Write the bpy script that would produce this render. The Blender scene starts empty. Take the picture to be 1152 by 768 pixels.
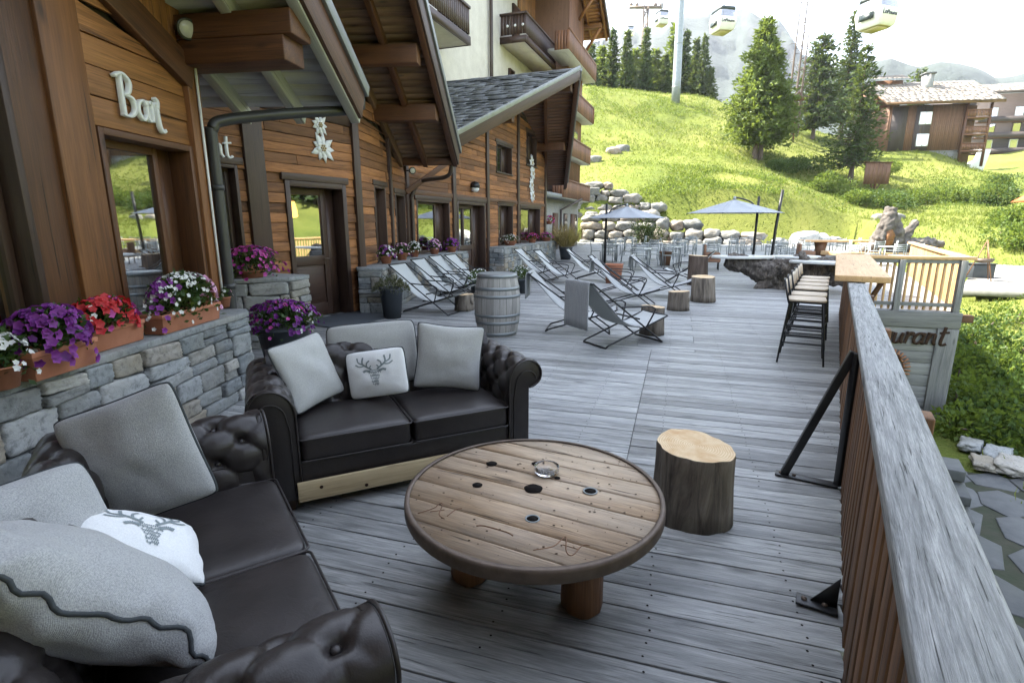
import bpy, math, random
import numpy as np
from mathutils import Vector, Matrix, noise as mnoise
random.seed(7); NR = np.random.default_rng(7)
scn = bpy.context.scene
COL = scn.collection
R_ = math.radians
sin, cos, pi = math.sin, math.cos, math.pi
V = Vector

# ------------------------------------------------------------------ survey helper (eye point of the surveyed place)
F_, H_, P_ = 595.0, 1.65, math.atan(134/595.)
def ray(px, py):
    a = (px-576)/F_; b = (384-py)/F_
    return V((a, cos(P_)+b*sin(P_), -sin(P_)+b*cos(P_)))
def G(px, py, z=0.0):
    r = ray(px, py); t = (z-H_)/r.z
    return V((r.x*t, r.y*t, z))
def D(px, py, d):
    r = ray(px, py); t = d/r.y
    return V((r.x*t, d, H_+r.z*t))

# ------------------------------------------------------------------ materials
MATS = {}
def srgb(h):
    h = h.lstrip('#'); c = [int(h[i:i+2], 16)/255 for i in (0, 2, 4)]
    return tuple(x/12.92 if x <= .04045 else ((x+.055)/1.055)**2.4 for x in c)
class NT:
    def __init__(s, name):
        s.m = bpy.data.materials.new(name); s.m.use_nodes = True
        s.t = s.m.node_tree; s.n = s.t.nodes; s.n.clear()
        s.out = s.n.new('ShaderNodeOutputMaterial')
    def add(s, typ, **kw):
        nd = s.n.new('ShaderNode'+typ)
        for k, v in kw.items():
            if k in nd.inputs: s.set(nd.inputs[k], v)
            else: setattr(nd, k, v)
        return nd
    def set(s, sock, v):
        if isinstance(v, bpy.types.NodeSocket): s.t.links.new(v, sock)
        else:
            if isinstance(v, tuple) and len(v) == 3 and sock.type == 'RGBA': v = v+(1,)
            sock.default_value = v
    def math(s, op, a, b=0.0, clamp=False):
        nd = s.n.new('ShaderNodeMath'); nd.operation = op; nd.use_clamp = clamp
        s.set(nd.inputs[0], a); s.set(nd.inputs[1], b); return nd.outputs[0]
    def ramp(s, fac, stops):
        nd = s.n.new('ShaderNodeValToRGB'); e = nd.color_ramp.elements
        while len(e) < len(stops): e.new(.5)
        for el, (p, c) in zip(e, stops):
            el.position = p; el.color = (c if isinstance(c, tuple) else (c, c, c))+(1,)
        s.set(nd.inputs[0], fac); return nd.outputs[0]
    def mix(s, fac, a, b, mode='MIX'):
        nd = s.n.new('ShaderNodeMix'); nd.data_type = 'RGBA'; nd.blend_type = mode
        s.set(nd.inputs[0], fac); s.set(nd.inputs[6], a); s.set(nd.inputs[7], b); return nd.outputs[2]
    def noise(s, vec, scale, detail=5, rough=.6, dist=0.0):
        nd = s.n.new('ShaderNodeTexNoise'); s.set(nd.inputs['Vector'], vec)
        nd.inputs['Scale'].default_value = scale; nd.inputs['Detail'].default_value = detail
        nd.inputs['Roughness'].default_value = rough; nd.inputs['Distortion'].default_value = dist
        return nd.outputs[0]
    def mapv(s, vec, sc):
        nd = s.n.new('ShaderNodeMapping'); s.set(nd.inputs['Vector'], vec); nd.inputs['Scale'].default_value = sc
        return nd.outputs[0]
    def gp(s): return s.add('Attribute', attribute_name='gp').outputs['Vector']
    def rv(s): return s.add('Attribute', attribute_name='rv').outputs['Fac']
    def obj(s): return s.add('TexCoord').outputs['Object']
    def bump(s, h, strength=.3, dist=.01, n=None):
        nd = s.add('Bump', Strength=strength, Distance=dist); s.set(nd.inputs['Height'], h)
        if n is not None: s.set(nd.inputs['Normal'], n)
        return nd.outputs[0]
    def fin(s, **kw):
        b = s.add('BsdfPrincipled')
        for k, v in kw.items(): s.set(b.inputs[k.replace('_', ' ')], v)
        s.t.links.new(b.outputs[0], s.out.inputs[0]); return s.m
    def shade(s, fac_rv, amt, col):
        k = s.math('ADD', s.math('MULTIPLY', fac_rv, amt), 1-amt/2)
        cb = s.add('CombineColor'); [s.set(cb.inputs[i], k) for i in range(3)]
        return s.mix(1.0, col, cb.outputs[0], 'MULTIPLY')

def wood(name, c1, c2, cd, rough=.7, grain=14, bump=.35, rvamt=.5, along=.7, knots=True, streak=None, bd=.004, crack=1.0):
    t = NT(name); g = t.gp(); rv = t.rv()
    m1 = t.mapv(g, (along, grain, grain)); n1 = t.noise(m1, 1.6, 7, .65, .6)
    n2 = t.noise(t.mapv(g, (along*2.5, grain*5, grain*5)), 2.0, 4, .7)
    n3 = t.noise(t.mapv(g, (.9, 2.2, 2.2)), 1.0, 4, .6)
    c = t.ramp(n1, [(.28, cd), (.42, c1), (.62, c2), (.8, c1)])
    c = t.mix(t.ramp(n2, [(.35, 0.0), (.62, .55)]), c, cd)
    c = t.mix(t.ramp(n3, [(.35, .0), (.7, .55)]), c, streak or c2)
    if knots:
        vo = t.add('TexVoronoi', Scale=1.0, Randomness=1.0); t.set(vo.inputs['Vector'], t.mapv(g, (1.5, 5.0, 5.0)))
        k = t.ramp(vo.outputs['Distance'], [(.05, 1.0), (.15, .0)])
        c = t.mix(t.math('MULTIPLY', k, .75), c, tuple(x*.35 for x in cd))
    n4 = t.noise(t.mapv(g, (along*.8, grain*2.2, grain*2.2)), 3.1, 3, .55, .35)
    ck = t.ramp(n4, [(.30, 1.0), (.37, .0)])
    c = t.mix(t.math('MULTIPLY', ck, .8*crack), c, tuple(x*.3 for x in cd))
    c = t.shade(rv, rvamt, c)
    h = t.math('SUBTRACT', t.math('ADD', n1, t.math('MULTIPLY', n2, .7)), t.math('MULTIPLY', ck, crack*.8))
    return t.fin(Base_Color=c, Roughness=t.math('ADD', t.math('MULTIPLY', n2, .15), rough-.07), Normal=t.bump(h, bump, bd))

def plain(name, c1, c2=None, rough=.6, scale=6, bump=.1, metal=0.0, coord='obj', rvamt=0.0, bd=.004, detail=5, spec=.5):
    t = NT(name); c2 = c2 or tuple(x*.8 for x in c1)
    v = t.obj() if coord == 'obj' else t.gp()
    n = t.noise(v, scale, detail)
    c = t.ramp(n, [(.3, c1), (.7, c2)])
    if rvamt: c = t.shade(t.rv(), rvamt, c)
    return t.fin(Base_Color=c, Roughness=t.math('ADD', t.math('MULTIPLY', n, .2), rough-.1), Metallic=metal, Normal=t.bump(n, bump, bd), **{'Specular_IOR_Level': spec})

def leafmat(name, c1, c2, trans=.35, rough=.55, scale=.8):
    t = NT(name); rv = t.rv(); n = t.noise(t.obj(), scale, 3)
    c = t.mix(t.math('ADD', t.math('MULTIPLY', rv, .7), t.math('MULTIPLY', n, .4), True), c1, c2)
    b = t.add('BsdfPrincipled'); t.set(b.inputs['Base Color'], c); b.inputs['Roughness'].default_value = rough
    b.inputs['Specular IOR Level'].default_value = .25
    tr = t.add('BsdfTranslucent'); t.set(tr.inputs[0], t.mix(.5, c, (.32, .40, .05), 'MIX'))
    mx = t.add('MixShader'); mx.inputs[0].default_value = trans
    t.t.links.new(b.outputs[0], mx.inputs[1]); t.t.links.new(tr.outputs[0], mx.inputs[2]); t.t.links.new(mx.outputs[0], t.out.inputs[0])
    return t.m

def petalmat(name, c1, c2):
    t = NT(name); rv = t.rv(); c = t.mix(rv, c1, c2)
    b = t.add('BsdfPrincipled'); t.set(b.inputs['Base Color'], c); b.inputs['Roughness'].default_value = .6
    tr = t.add('BsdfTranslucent'); t.set(tr.inputs[0], c)
    mx = t.add('MixShader'); mx.inputs[0].default_value = .3
    t.t.links.new(b.outputs[0], mx.inputs[1]); t.t.links.new(tr.outputs[0], mx.inputs[2]); t.t.links.new(mx.outputs[0], t.out.inputs[0])
    return t.m

M = {}
M['deck'] = wood('deck_wood', (.215,.225,.223), (.43,.44,.43), (.085,.09,.09), .48, 13, .7, .62, 1.3, True, (.26,.27,.27))
M['rail'] = wood('rail_wood', (.25,.265,.26), (.46,.475,.465), (.055,.058,.058), .75, 26, 1.0, .2, 1.9, True, (.32,.335,.33), .006)
M['slatwood'] = wood('baluster_wood', (.105,.058,.032), (.20,.095,.038), (.035,.02,.013), .75, 16, .5, .7, .7)
M['timber'] = wood('brown_timber', (.078,.030,.011), (.14,.058,.021), (.024,.010,.005), .55, 9, .4, .4, .5)
M['post'] = wood('post_timber', (.135,.054,.018), (.235,.098,.033), (.042,.017,.006), .55, 8, .4, .4, .5)
M['orange'] = wood('orange_boards', (.21,.088,.026), (.35,.155,.048), (.058,.024,.008), .6, 9, .4, .5, .5)
M['clap'] = wood('clapboard', (.175,.070,.023), (.34,.148,.050), (.036,.016,.006), .72, 13, .8, .95, .9)
M['darkdoor'] = wood('dark_door_wood', (.040,.021,.014), (.066,.036,.024), (.02,.011,.008), .5, 10, .25, .3, .6, False)
M['soffit'] = wood('soffit_brown', (.12,.065,.032), (.20,.11,.055), (.05,.026,.015), .65, 9, .3, .5, .5)
M['whitesoffit'] = wood('soffit_white', (.42,.41,.37), (.50,.49,.44), (.30,.29,.26), .6, 8, .2, .2, .5, False)
M['rafter'] = wood('rafter_pale', (.44,.45,.40), (.52,.53,.47), (.30,.31,.28), .55, 8, .2, .15, .5, False)
M['greywood'] = wood('grey_panel_wood', (.19,.195,.19), (.28,.285,.275), (.08,.083,.083), .75, 10, .6, .45, .6, True, (.22,.23,.22))
M['honey'] = wood('honey_wood', (.52,.33,.15), (.66,.44,.22), (.33,.19,.08), .5, 9, .25, .25, .6)
M['pine'] = wood('pine_board', (.46,.37,.22), (.56,.46,.28), (.28,.20,.10), .6, 9, .3, .1, .7)
M['reel'] = wood('reel_planks', (.29,.19,.10), (.44,.31,.185), (.10,.06,.033), .6, 10, .7, .5, 1.2, True, (.42,.37,.30))
M['legwood'] = wood('leg_log', (.15,.07,.032), (.22,.11,.05), (.06,.028,.014), .55, 12, .5, .3, .8)
M['barrel'] = wood('barrel_staves', (.28,.275,.255), (.38,.37,.34), (.14,.135,.125), .75, 14, .5, .45, .8, False)
M['seatwood'] = wood('stool_seat', (.55,.46,.34), (.63,.54,.41), (.42,.33,.22), .5, 10, .15, .1, .7, False)
M['chaletwood'] = wood('chalet_cladding', (.13,.065,.036), (.19,.098,.055), (.075,.038,.022), .7, 8, .3, .3, .4)
M['darkchalet'] = wood('dark_cladding', (.045,.034,.032), (.065,.05,.047), (.028,.021,.02), .7, 8, .3, .3, .4, False)
M['balcony'] = wood('balcony_wood', (.16,.07,.035), (.24,.11,.055), (.07,.03,.015), .6, 9, .3, .5, .5)
M['letterwood'] = plain('letter_wood', (.028,.017,.011), (.045,.026,.017), .8, 20, .0, spec=.15)
M['rustwood'] = plain('rust_letters', (.20,.085,.04), (.28,.13,.06), .6, 20, .2)
M['slate'] = plain('roof_slate', (.045,.05,.05), (.10,.105,.10), .55, 5, .5, 0, 'gp', .9)
M['lauze'] = plain('stone_roof', (.17,.145,.12), (.27,.235,.20), .75, 4, .4, 0, 'gp', .6)
M['metalgrey'] = plain('zinc_flashing', (.20,.215,.215), (.26,.275,.27), .45, 4, .1, .6)
M['pipe'] = plain('pipe_grey', (.030,.031,.032), (.042,.043,.044), .42, 3, .05)
M['pipebrown'] = plain('pipe_brown', (.04,.026,.02), (.06,.04,.03), .42, 3, .05)
M['white'] = plain('white_paint', (.74,.76,.76), (.66,.68,.68), .5, 14, .1)
M['plaster'] = plain('plaster', (.62,.59,.51), (.52,.49,.42), .85, 2.2, .25)
M['black'] = plain('black_metal', (.014,.015,.016), (.024,.025,.026), .4, 20, .05, .3)
M['steel'] = plain('rim_steel', (.085,.064,.05), (.15,.115,.09), .55, 18, .4, .4)
M['galv'] = plain('galvanised_steel', (.20,.225,.23), (.27,.295,.30), .45, 3, .1, .5)
M['holeblack'] = plain('hole_dark', (.006,.005,.004), (.01,.008,.007), .9, 8, .0, spec=.1)
M['terracotta'] = plain('terracotta', (.33,.125,.065), (.42,.175,.10), .75, 9, .15)
M['pot'] = plain('grey_pot', (.030,.037,.045), (.042,.05,.058), .5, 5, .08)
M['mat'] = plain('door_mat', (.045,.055,.065), (.07,.08,.09), .9, 60, .4)
M['chairmetal'] = plain('chair_metal', (.24,.265,.265), (.32,.345,.345), .4, 6, .05, .3)
M['tabletop'] = plain('cafe_top', (.48,.5,.49), (.56,.58,.56), .4, 6, .05)
M['wicker'] = plain('brown_weave', (.16,.085,.05), (.23,.125,.075), .7, 40, .5)
M['umbrella'] = plain('umbrella_cloth', (.31,.335,.36), (.36,.385,.41), .85, 3, .1)
M['soil'] = plain('soil', (.03,.022,.016), (.05,.036,.026), .95, 30, .5)
M['pathstone'] = plain('path_slabs', (.05,.056,.058), (.095,.10,.102), .65, 6, .35, 0, 'gp', .4)
M['concrete'] = plain('concrete', (.20,.198,.185), (.26,.253,.235), .85, 3, .2)
M['curb'] = plain('curb_stone', (.17,.18,.17), (.25,.25,.24), .85, 5, .3)
M['cabin'] = plain('cabin_shell', (.66,.66,.62), (.58,.58,.54), .35, 2, .03)
M['cabinfloor'] = plain('cabin_floor', (.45,.40,.20), (.38,.34,.17), .5, 2, .05)
M['cabindark'] = plain('cabin_trim', (.012,.022,.02), (.02,.03,.028), .4, 4, .03)
M['orangecloth'] = plain('orange_cloth', (.62,.13,.04), (.52,.10,.03), .8, 4, .1)
M['curtain'] = plain('curtain', (.55,.55,.5), (.48,.48,.44), .9, 8, .1)
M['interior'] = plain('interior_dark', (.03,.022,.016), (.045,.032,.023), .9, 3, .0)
M['deerprint'] = plain('print_grey', (.17,.21,.22), (.22,.26,.27), .95, 40, .0)
M['cord'] = plain('piping_cord', (.028,.034,.037), (.045,.052,.056), .9, 90, .4)

def stone_mat(name, cols, rvamt=.7, sc=5, bump=.9, bd=.012):
    t = NT(name); g = t.gp(); rv = t.rv()
    n1 = t.noise(g, sc, 8, .65, .4); n2 = t.noise(g, sc*6, 6, .7); n3 = t.noise(g, sc*.35, 3)
    base = t.ramp(rv, [(i/(len(cols)-1), c) for i, c in enumerate(cols)])
    c = t.mix(t.ramp(n1, [(.35, 0.0), (.62, .65)]), base, t.mix(.5, base, (.42,.43,.42)))
    c = t.mix(t.ramp(n2, [(.5, 0.0), (.68, .7)]), c, t.mix(1.0, base, (.25,.26,.27), 'MULTIPLY'))
    c = t.mix(t.ramp(n3, [(.45, 0.0), (.7, .5)]), c, t.mix(.6, base, (.34,.30,.22)))
    h = t.math('ADD', n1, t.math('MULTIPLY', n2, .5))
    return t.fin(Base_Color=c, Roughness=.82, Normal=t.bump(h, bump, bd))
M['stone'] = stone_mat('wall_stone', [(.06,.075,.083), (.15,.175,.185), (.27,.29,.29), (.095,.115,.12), (.27,.225,.15), (.13,.155,.17), (.42,.43,.41), (.20,.17,.125)])
M['capstone'] = stone_mat('cap_stone', [(.14,.16,.165), (.20,.22,.22), (.17,.185,.19)], .3, 4, .8, .01)
M['boulder'] = stone_mat('boulder_stone', [(.09,.095,.09), (.17,.165,.15), (.12,.122,.115), (.22,.20,.17), (.22,.155,.10), (.12,.125,.12)], .5, 1.6, .8, .06)
M['chaletstone'] = stone_mat('chalet_stone', [(.16,.165,.16), (.22,.22,.21), (.19,.19,.18), (.26,.255,.24)], .5, 3, .6, .02)
M['mortar'] = plain('mortar', (.055,.058,.058), (.085,.088,.086), .95, 25, .5)

def leather():
    t = NT('brown_leather'); o = t.obj()
    n1 = t.noise(o, 7, 4); vo = t.add('TexVoronoi', Scale=210.0); t.set(vo.inputs['Vector'], o)
    n2 = t.noise(o, 60, 4)
    c = t.ramp(n1, [(.3, (.016,.0135,.013)), (.7, (.027,.0225,.0215))])
    h = t.math('ADD', t.math('MULTIPLY', vo.outputs['Distance'], .6), n2)
    nb = t.bump(h, .14, .002); nb = t.bump(t.noise(o, 14, 5, .6, .8), .16, .012, nb)
    return t.fin(Base_Color=c, Roughness=t.math('ADD', t.math('MULTIPLY', n1, .16), .31), Normal=nb, **{'Specular_IOR_Level': .5})
M['leather'] = leather()
def felt(name, c1, c2, sc=260, bump=.5):
    t = NT(name); o = t.obj()
    n = t.noise(o, sc, 3, .7); n2 = t.noise(o, 9, 4)
    w = t.add('TexWave', Scale=sc*.55, Distortion=2.0); t.set(w.inputs['Vector'], o)
    k = t.math('ADD', t.math('MULTIPLY', n, .9), t.math('MULTIPLY', w.outputs['Fac'], .1))
    c = t.ramp(k, [(.3, c1), (.68, c2)])
    c = t.mix(t.math('MULTIPLY', n2, .25), c, c1)
    b = t.fin(Base_Color=c, Roughness=.95, Normal=t.bump(k, bump, .003), **{'Specular_IOR_Level': .15, 'Sheen_Weight': .25, 'Sheen_Roughness': .5})
    return b
M['felt'] = felt('grey_felt', (.22,.232,.235), (.47,.48,.48))
M['feltlight'] = felt('pale_grey_felt', (.28,.29,.285), (.50,.51,.495))
M['whitewool'] = felt('white_wool', (.62,.64,.64), (.78,.80,.80), 200, .35)
M['sling'] = felt('sling_cloth', (.36,.385,.38), (.47,.49,.48), 180, .2)
M['blanket'] = felt('grey_blanket', (.24,.255,.26), (.38,.395,.395), 120, .5)

def bark(name, c1, c2, cd, sc=1.0):
    t = NT(name); g = t.gp(); m = t.mapv(g, (1.2*sc, 9*sc, 9*sc))
    n1 = t.noise(m, 1.5, 7, .65, .8); n2 = t.noise(g, 30*sc, 5, .7)
    c = t.ramp(n1, [(.3, cd), (.5, c1), (.72, c2)])
    return t.fin(Base_Color=c, Roughness=.85, Normal=t.bump(t.math('ADD', n1, t.math('MULTIPLY', n2, .3)), .9, .012))
M['stump'] = bark('stump_side', (.17,.145,.115), (.30,.265,.215), (.045,.036,.028))
M['bark'] = bark('tree_bark', (.09,.065,.05), (.15,.115,.09), (.03,.022,.018))
M['oldroot'] = bark('root_wood', (.10,.085,.07), (.22,.20,.175), (.022,.018,.015), .7)
def endgrain():
    t = NT('end_grain'); g = t.gp()
    w = t.add('TexWave', wave_type='RINGS', rings_direction='Z', Scale=24.0, Distortion=2.5, Detail=3.0); t.set(w.inputs['Vector'], g)
    n = t.noise(g, 9, 5)
    c = t.ramp(w.outputs['Fac'], [(.2, (.56,.42,.24)), (.8, (.68,.54,.34))])
    c = t.mix(t.ramp(n, [(.42, 0.0), (.7, .7)]), c, (.46,.25,.09))
    return t.fin(Base_Color=c, Roughness=.75, Normal=t.bump(n, .3, .004))
M['endgrain'] = endgrain()

def glassmat(name, tint, rough=.02, trans=.35):
    t = NT(name)
    gl = t.add('BsdfGlossy'); gl.inputs['Roughness'].default_value = rough; gl.inputs[0].default_value = (.9,.92,.92,1)
    tr = t.add('BsdfTransparent'); tr.inputs[0].default_value = tint+(1,)
    fr = t.add('Fresnel'); fr.inputs[0].default_value = 1.9
    k = t.math('ADD', t.math('MULTIPLY', fr.outputs[0], .9), trans, True)
    mx = t.add('MixShader'); t.set(mx.inputs[0], k)
    t.t.links.new(tr.outputs[0], mx.inputs[1]); t.t.links.new(gl.outputs[0], mx.inputs[2]); t.t.links.new(mx.outputs[0], t.out.inputs[0])
    return t.m
M['glass'] = glassmat('window_glass', (.55,.56,.55))
def clearglass():
    t = NT('clear_glass'); return t.fin(Base_Color=(1.0,1.0,1.0), Roughness=.02, IOR=1.45, **{'Transmission_Weight': 1.0})
M['clear'] = clearglass()
def lampmat(name, col, s):
    t = NT(name); e = t.add('Emission', Strength=s); e.inputs[0].default_value = col+(1,)
    t.t.links.new(e.outputs[0], t.out.inputs[0]); return t.m
M['lampglow'] = lampmat('lamp_glow', (1.0,.42,.10), 1.6)
M['lens'] = plain('lamp_lens', (.42,.43,.38), (.5,.5,.45), .15, 30, .1)

M['needle'] = leafmat('pine_needles', (.012,.028,.012), (.045,.075,.022), .22)
M['larch'] = leafmat('larch_needles', (.035,.065,.015), (.11,.15,.035), .35)
M['leafbush'] = leafmat('bush_leaves', (.035,.075,.014), (.12,.17,.03), .4)
M['leafdark'] = leafmat('planter_leaves', (.02,.05,.018), (.055,.10,.03), .25, .45, 9)
M['heath'] = leafmat('dull_leaves', (.05,.05,.035), (.11,.115,.07), .2, .7, 9)
M['grassblade'] = leafmat('grass_blades', (.055,.09,.016), (.19,.215,.045), .42, .6, .15)
M['straw'] = leafmat('straw_blades', (.28,.20,.09), (.42,.32,.16), .3, .7, 2)
for k, a, b in (('p_purple', (.13,.012,.17), (.30,.05,.36)), ('p_violet', (.07,.008,.11), (.2,.03,.27)), ('p_magenta', (.38,.025,.22), (.60,.10,.42)), ('p_red', (.42,.012,.015), (.60,.03,.04)), ('p_white', (.72,.74,.70), (.82,.82,.8)), ('p_pink', (.62,.22,.45), (.80,.55,.68))):
    M[k] = petalmat('petal_'+k[2:], a, b)

# ------------------------------------------------------------------ mesh builder
def axes(x, up=(0,0,1)):
    x = V(x).normalized(); up = V(up)
    if abs(x.dot(up.normalized())) > .999: up = V((0,1,0))
    y = up.cross(x).normalized(); z = x.cross(y)
    return Matrix((x, y, z)).transposed()
BOXF = [(0,1,3,2),(4,6,7,5),(0,4,5,1),(2,3,7,6),(0,2,6,4),(1,5,7,3)]
class MB:
    def __init__(s): s.v=[]; s.f=[]; s.g=[]; s.r=[]; s.m=[]
    def add(s, vs, fs, gp=None, rv=None, m=0):
        o = len(s.v); s.v.extend(tuple(p) for p in vs)
        s.f.extend(tuple(i+o for i in f) for f in fs); s.m.extend([m]*len(fs))
        s.g.extend(gp if gp is not None else [tuple(p) for p in vs])
        if rv is None: rv = random.random()
        s.r.extend(rv if hasattr(rv, '__len__') else [rv]*len(vs)); return s
    def box(s, c, size, R=None, m=0, rv=None, jit=0.0, taper=None):
        c = V(c); R = R or Matrix.Identity(3); h = [x/2 for x in size]
        ax = max(range(3), key=lambda i: size[i]); order = [ax]+[i for i in range(3) if i != ax]
        off = [random.uniform(-40, 40) for _ in range(3)]
        vs=[]; gp=[]
        for i in (-1,1):
            for j in (-1,1):
                for k in (-1,1):
                    p = [i*h[0], j*h[1], k*h[2]]
                    if jit: p = [x+random.uniform(-jit, jit) for x in p]
                    vs.append(c+R@V(p)); gp.append(tuple(p[order[q]]+off[q] for q in range(3)))
        return s.add(vs, BOXF, gp, rv, m)
    def bar(s, p0, p1, w, h, up=(0,0,1), m=0, rv=None):
        p0=V(p0); p1=V(p1); return s.box((p0+p1)/2, ((p1-p0).length, w, h), axes(p1-p0, up), m, rv)
    def tube(s, pts, r, n=8, closed=False, m=0, rv=None, cap=True, sq=1.0):
        pts=[V(p) for p in pts]; N=len(pts); rr = r if hasattr(r,'__len__') else [r]*N
        tg=[]
        for i in range(N):
            a = pts[(i-1)%N] if (closed or i>0) else pts[i]; b = pts[(i+1)%N] if (closed or i<N-1) else pts[i]
            tg.append((b-a).normalized() if (b-a).length>1e-9 else V((0,0,1)))
        up = V((0,0,1)) if abs(tg[0].z)<.9 else V((1,0,0))
        nrm = (up-tg[0]*up.dot(tg[0])).normalized(); vs=[]; gp=[]; L=0; off=random.uniform(-40,40)
        for i in range(N):
            nrm = nrm-tg[i]*nrm.dot(tg[i]); nrm.normalize(); bn = tg[i].cross(nrm)
            if i: L += (pts[i]-pts[i-1]).length
            for k in range(n):
                a=2*pi*k/n; d = nrm*cos(a)*rr[i]+bn*sin(a)*rr[i]*sq
                vs.append(pts[i]+d); gp.append((L+off, cos(a)*rr[i], sin(a)*rr[i]))
        fs=[]
        for i in range(N if closed else N-1):
            j=(i+1)%N
            for k in range(n): fs.append((i*n+k, i*n+(k+1)%n, j*n+(k+1)%n, j*n+k))
        if cap and not closed: fs += [tuple(range(n-1,-1,-1)), tuple(range((N-1)*n, N*n))]
        return s.add(vs, fs, gp, rv, m)
    def lathe(s, prof, c=(0,0,0), n=24, R=None, m=0, rv=None, rad=None):
        c=V(c); R=R or Matrix.Identity(3); vs=[]; fs=[]; gp=[]; off=random.uniform(-40,40)
        for i,(r,z) in enumerate(prof):
            for k in range(n):
                a=2*pi*k/n; q = r*(rad(a,z) if rad else 1)
                vs.append(c+R@V((q*cos(a), q*sin(a), z))); gp.append((z+off, q*cos(a), q*sin(a)))
        for i in range(len(prof)-1):
            for k in range(n): fs.append((i*n+k, i*n+(k+1)%n, (i+1)*n+(k+1)%n, (i+1)*n+k))
        if prof[0][0]>1e-6: fs.append(tuple(range(n-1,-1,-1)))
        if prof[-1][0]>1e-6: fs.append(tuple(range((len(prof)-1)*n, len(prof)*n)))
        return s.add(vs, fs, gp, rv, m)
    def prism(s, poly, c, R, d, m=0, rv=None):
        c=V(c); n=len(poly); off=[random.uniform(-40,40) for _ in range(3)]
        vs=[c+R@V((x,y,0)) for x,y in poly]+[c+R@V((x,y,d)) for x,y in poly]
        gp=[(x+off[0],y+off[1],off[2]) for x,y in poly]+[(x+off[0],y+off[1],d+off[2]) for x,y in poly]
        fs=[tuple(range(n-1,-1,-1)), tuple(range(n,2*n))]+[(i,(i+1)%n,n+(i+1)%n,n+i) for i in range(n)]
        return s.add(vs, fs, gp, rv, m)
    def poly(s, pts, m=0, rv=None): return s.add([V(p) for p in pts], [tuple(range(len(pts)))], None, rv, m)
    def grid(s, fn, nu, nv, m=0, rv=None, cu=False, gp=None):
        vs=[]; g=[]
        for i in range(nu):
            for j in range(nv):
                u=i/(nu if cu else nu-1); w=j/(nv-1); vs.append(fn(u,w)); g.append(gp(u,w) if gp else tuple(vs[-1]))
        fs=[]
        for i in range(nu if cu else nu-1):
            for j in range(nv-1):
                a=i*nv+j; b=((i+1)%nu)*nv+j; fs.append((a,b,b+1,a+1))
        return s.add(vs, fs, g, rv, m)
    def blob(s, c, size, seed=0, amp=.2, fr=1.3, sub=2, R=None, m=0, rv=None, boxy=0.0, full=.86):
        bv, bf = ICO[sub]; R=R or Matrix.Identity(3); vs=[]; c=V(c); o=V((seed*7.13%50, seed*3.7%50, seed*1.9%50))
        for p in bv:
            q=p.copy()
            if boxy:
                mx=max(abs(q.x),abs(q.y),abs(q.z)); q=q.lerp(q/mx*full, boxy)
            q = q*(1+amp*mnoise.noise(p*fr+o)+amp*.4*mnoise.noise(p*fr*3+o))
            vs.append(c+R@V((q.x*size[0], q.y*size[1], q.z*size[2])))
        gp=[(p.x*size[0]+o.x, p.y*size[1]+o.y, p.z*size[2]+o.z) for p in bv]
        return s.add(vs, bf, gp, rv, m)
    def build(s, name, mats, parent=None, smooth=False, bev=0, loc=None, segs=2):
        me = bpy.data.meshes.new(name)
        v = np.array(s.v, dtype=np.float32).reshape(-1)
        me.vertices.add(len(s.v)); me.vertices.foreach_set('co', v)
        ln = np.array([len(f) for f in s.f], dtype=np.int32); tot=int(ln.sum())
        me.loops.add(tot); me.loops.foreach_set('vertex_index', np.fromiter((i for f in s.f for i in f), dtype=np.int32, count=tot))
        me.polygons.add(len(s.f)); st=np.zeros(len(s.f), dtype=np.int32); st[1:]=np.cumsum(ln)[:-1]
        me.polygons.foreach_set('loop_start', st); me.polygons.foreach_set('loop_total', ln)
        me.polygons.foreach_set('material_index', np.array(s.m, dtype=np.int32))
        if smooth: me.polygons.foreach_set('use_smooth', np.ones(len(s.f), dtype=bool))
        a=me.attributes.new('gp','FLOAT_VECTOR','POINT'); a.data.foreach_set('vector', np.array(s.g, dtype=np.float32).reshape(-1))
        b=me.attributes.new('rv','FLOAT','POINT'); b.data.foreach_set('value', np.array(s.r, dtype=np.float32))
        me.update(calc_edges=True); me.validate()
        for mm in (mats if isinstance(mats,(list,tuple)) else [mats]): me.materials.append(M[mm] if isinstance(mm,str) else mm)
        o=bpy.data.objects.new(name, me); COL.objects.link(o)
        if parent: o.parent=parent
        if loc is not None: o.location=loc
        if bev:
            md=o.modifiers.new('bevel','BEVEL'); md.width=bev; md.segments=segs; md.limit_method='ANGLE'; md.angle_limit=R_(35)
        return o
def _ico():
    import bmesh
    d={}
    for sb in (1,2,3,4):
        bm=bmesh.new(); bmesh.ops.create_icosphere(bm, subdivisions=sb, radius=1)
        d[sb]=([v.co.copy() for v in bm.verts], [tuple(v.index for v in f.verts) for f in bm.faces]); bm.free()
    return d
ICO=_ico()

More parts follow.
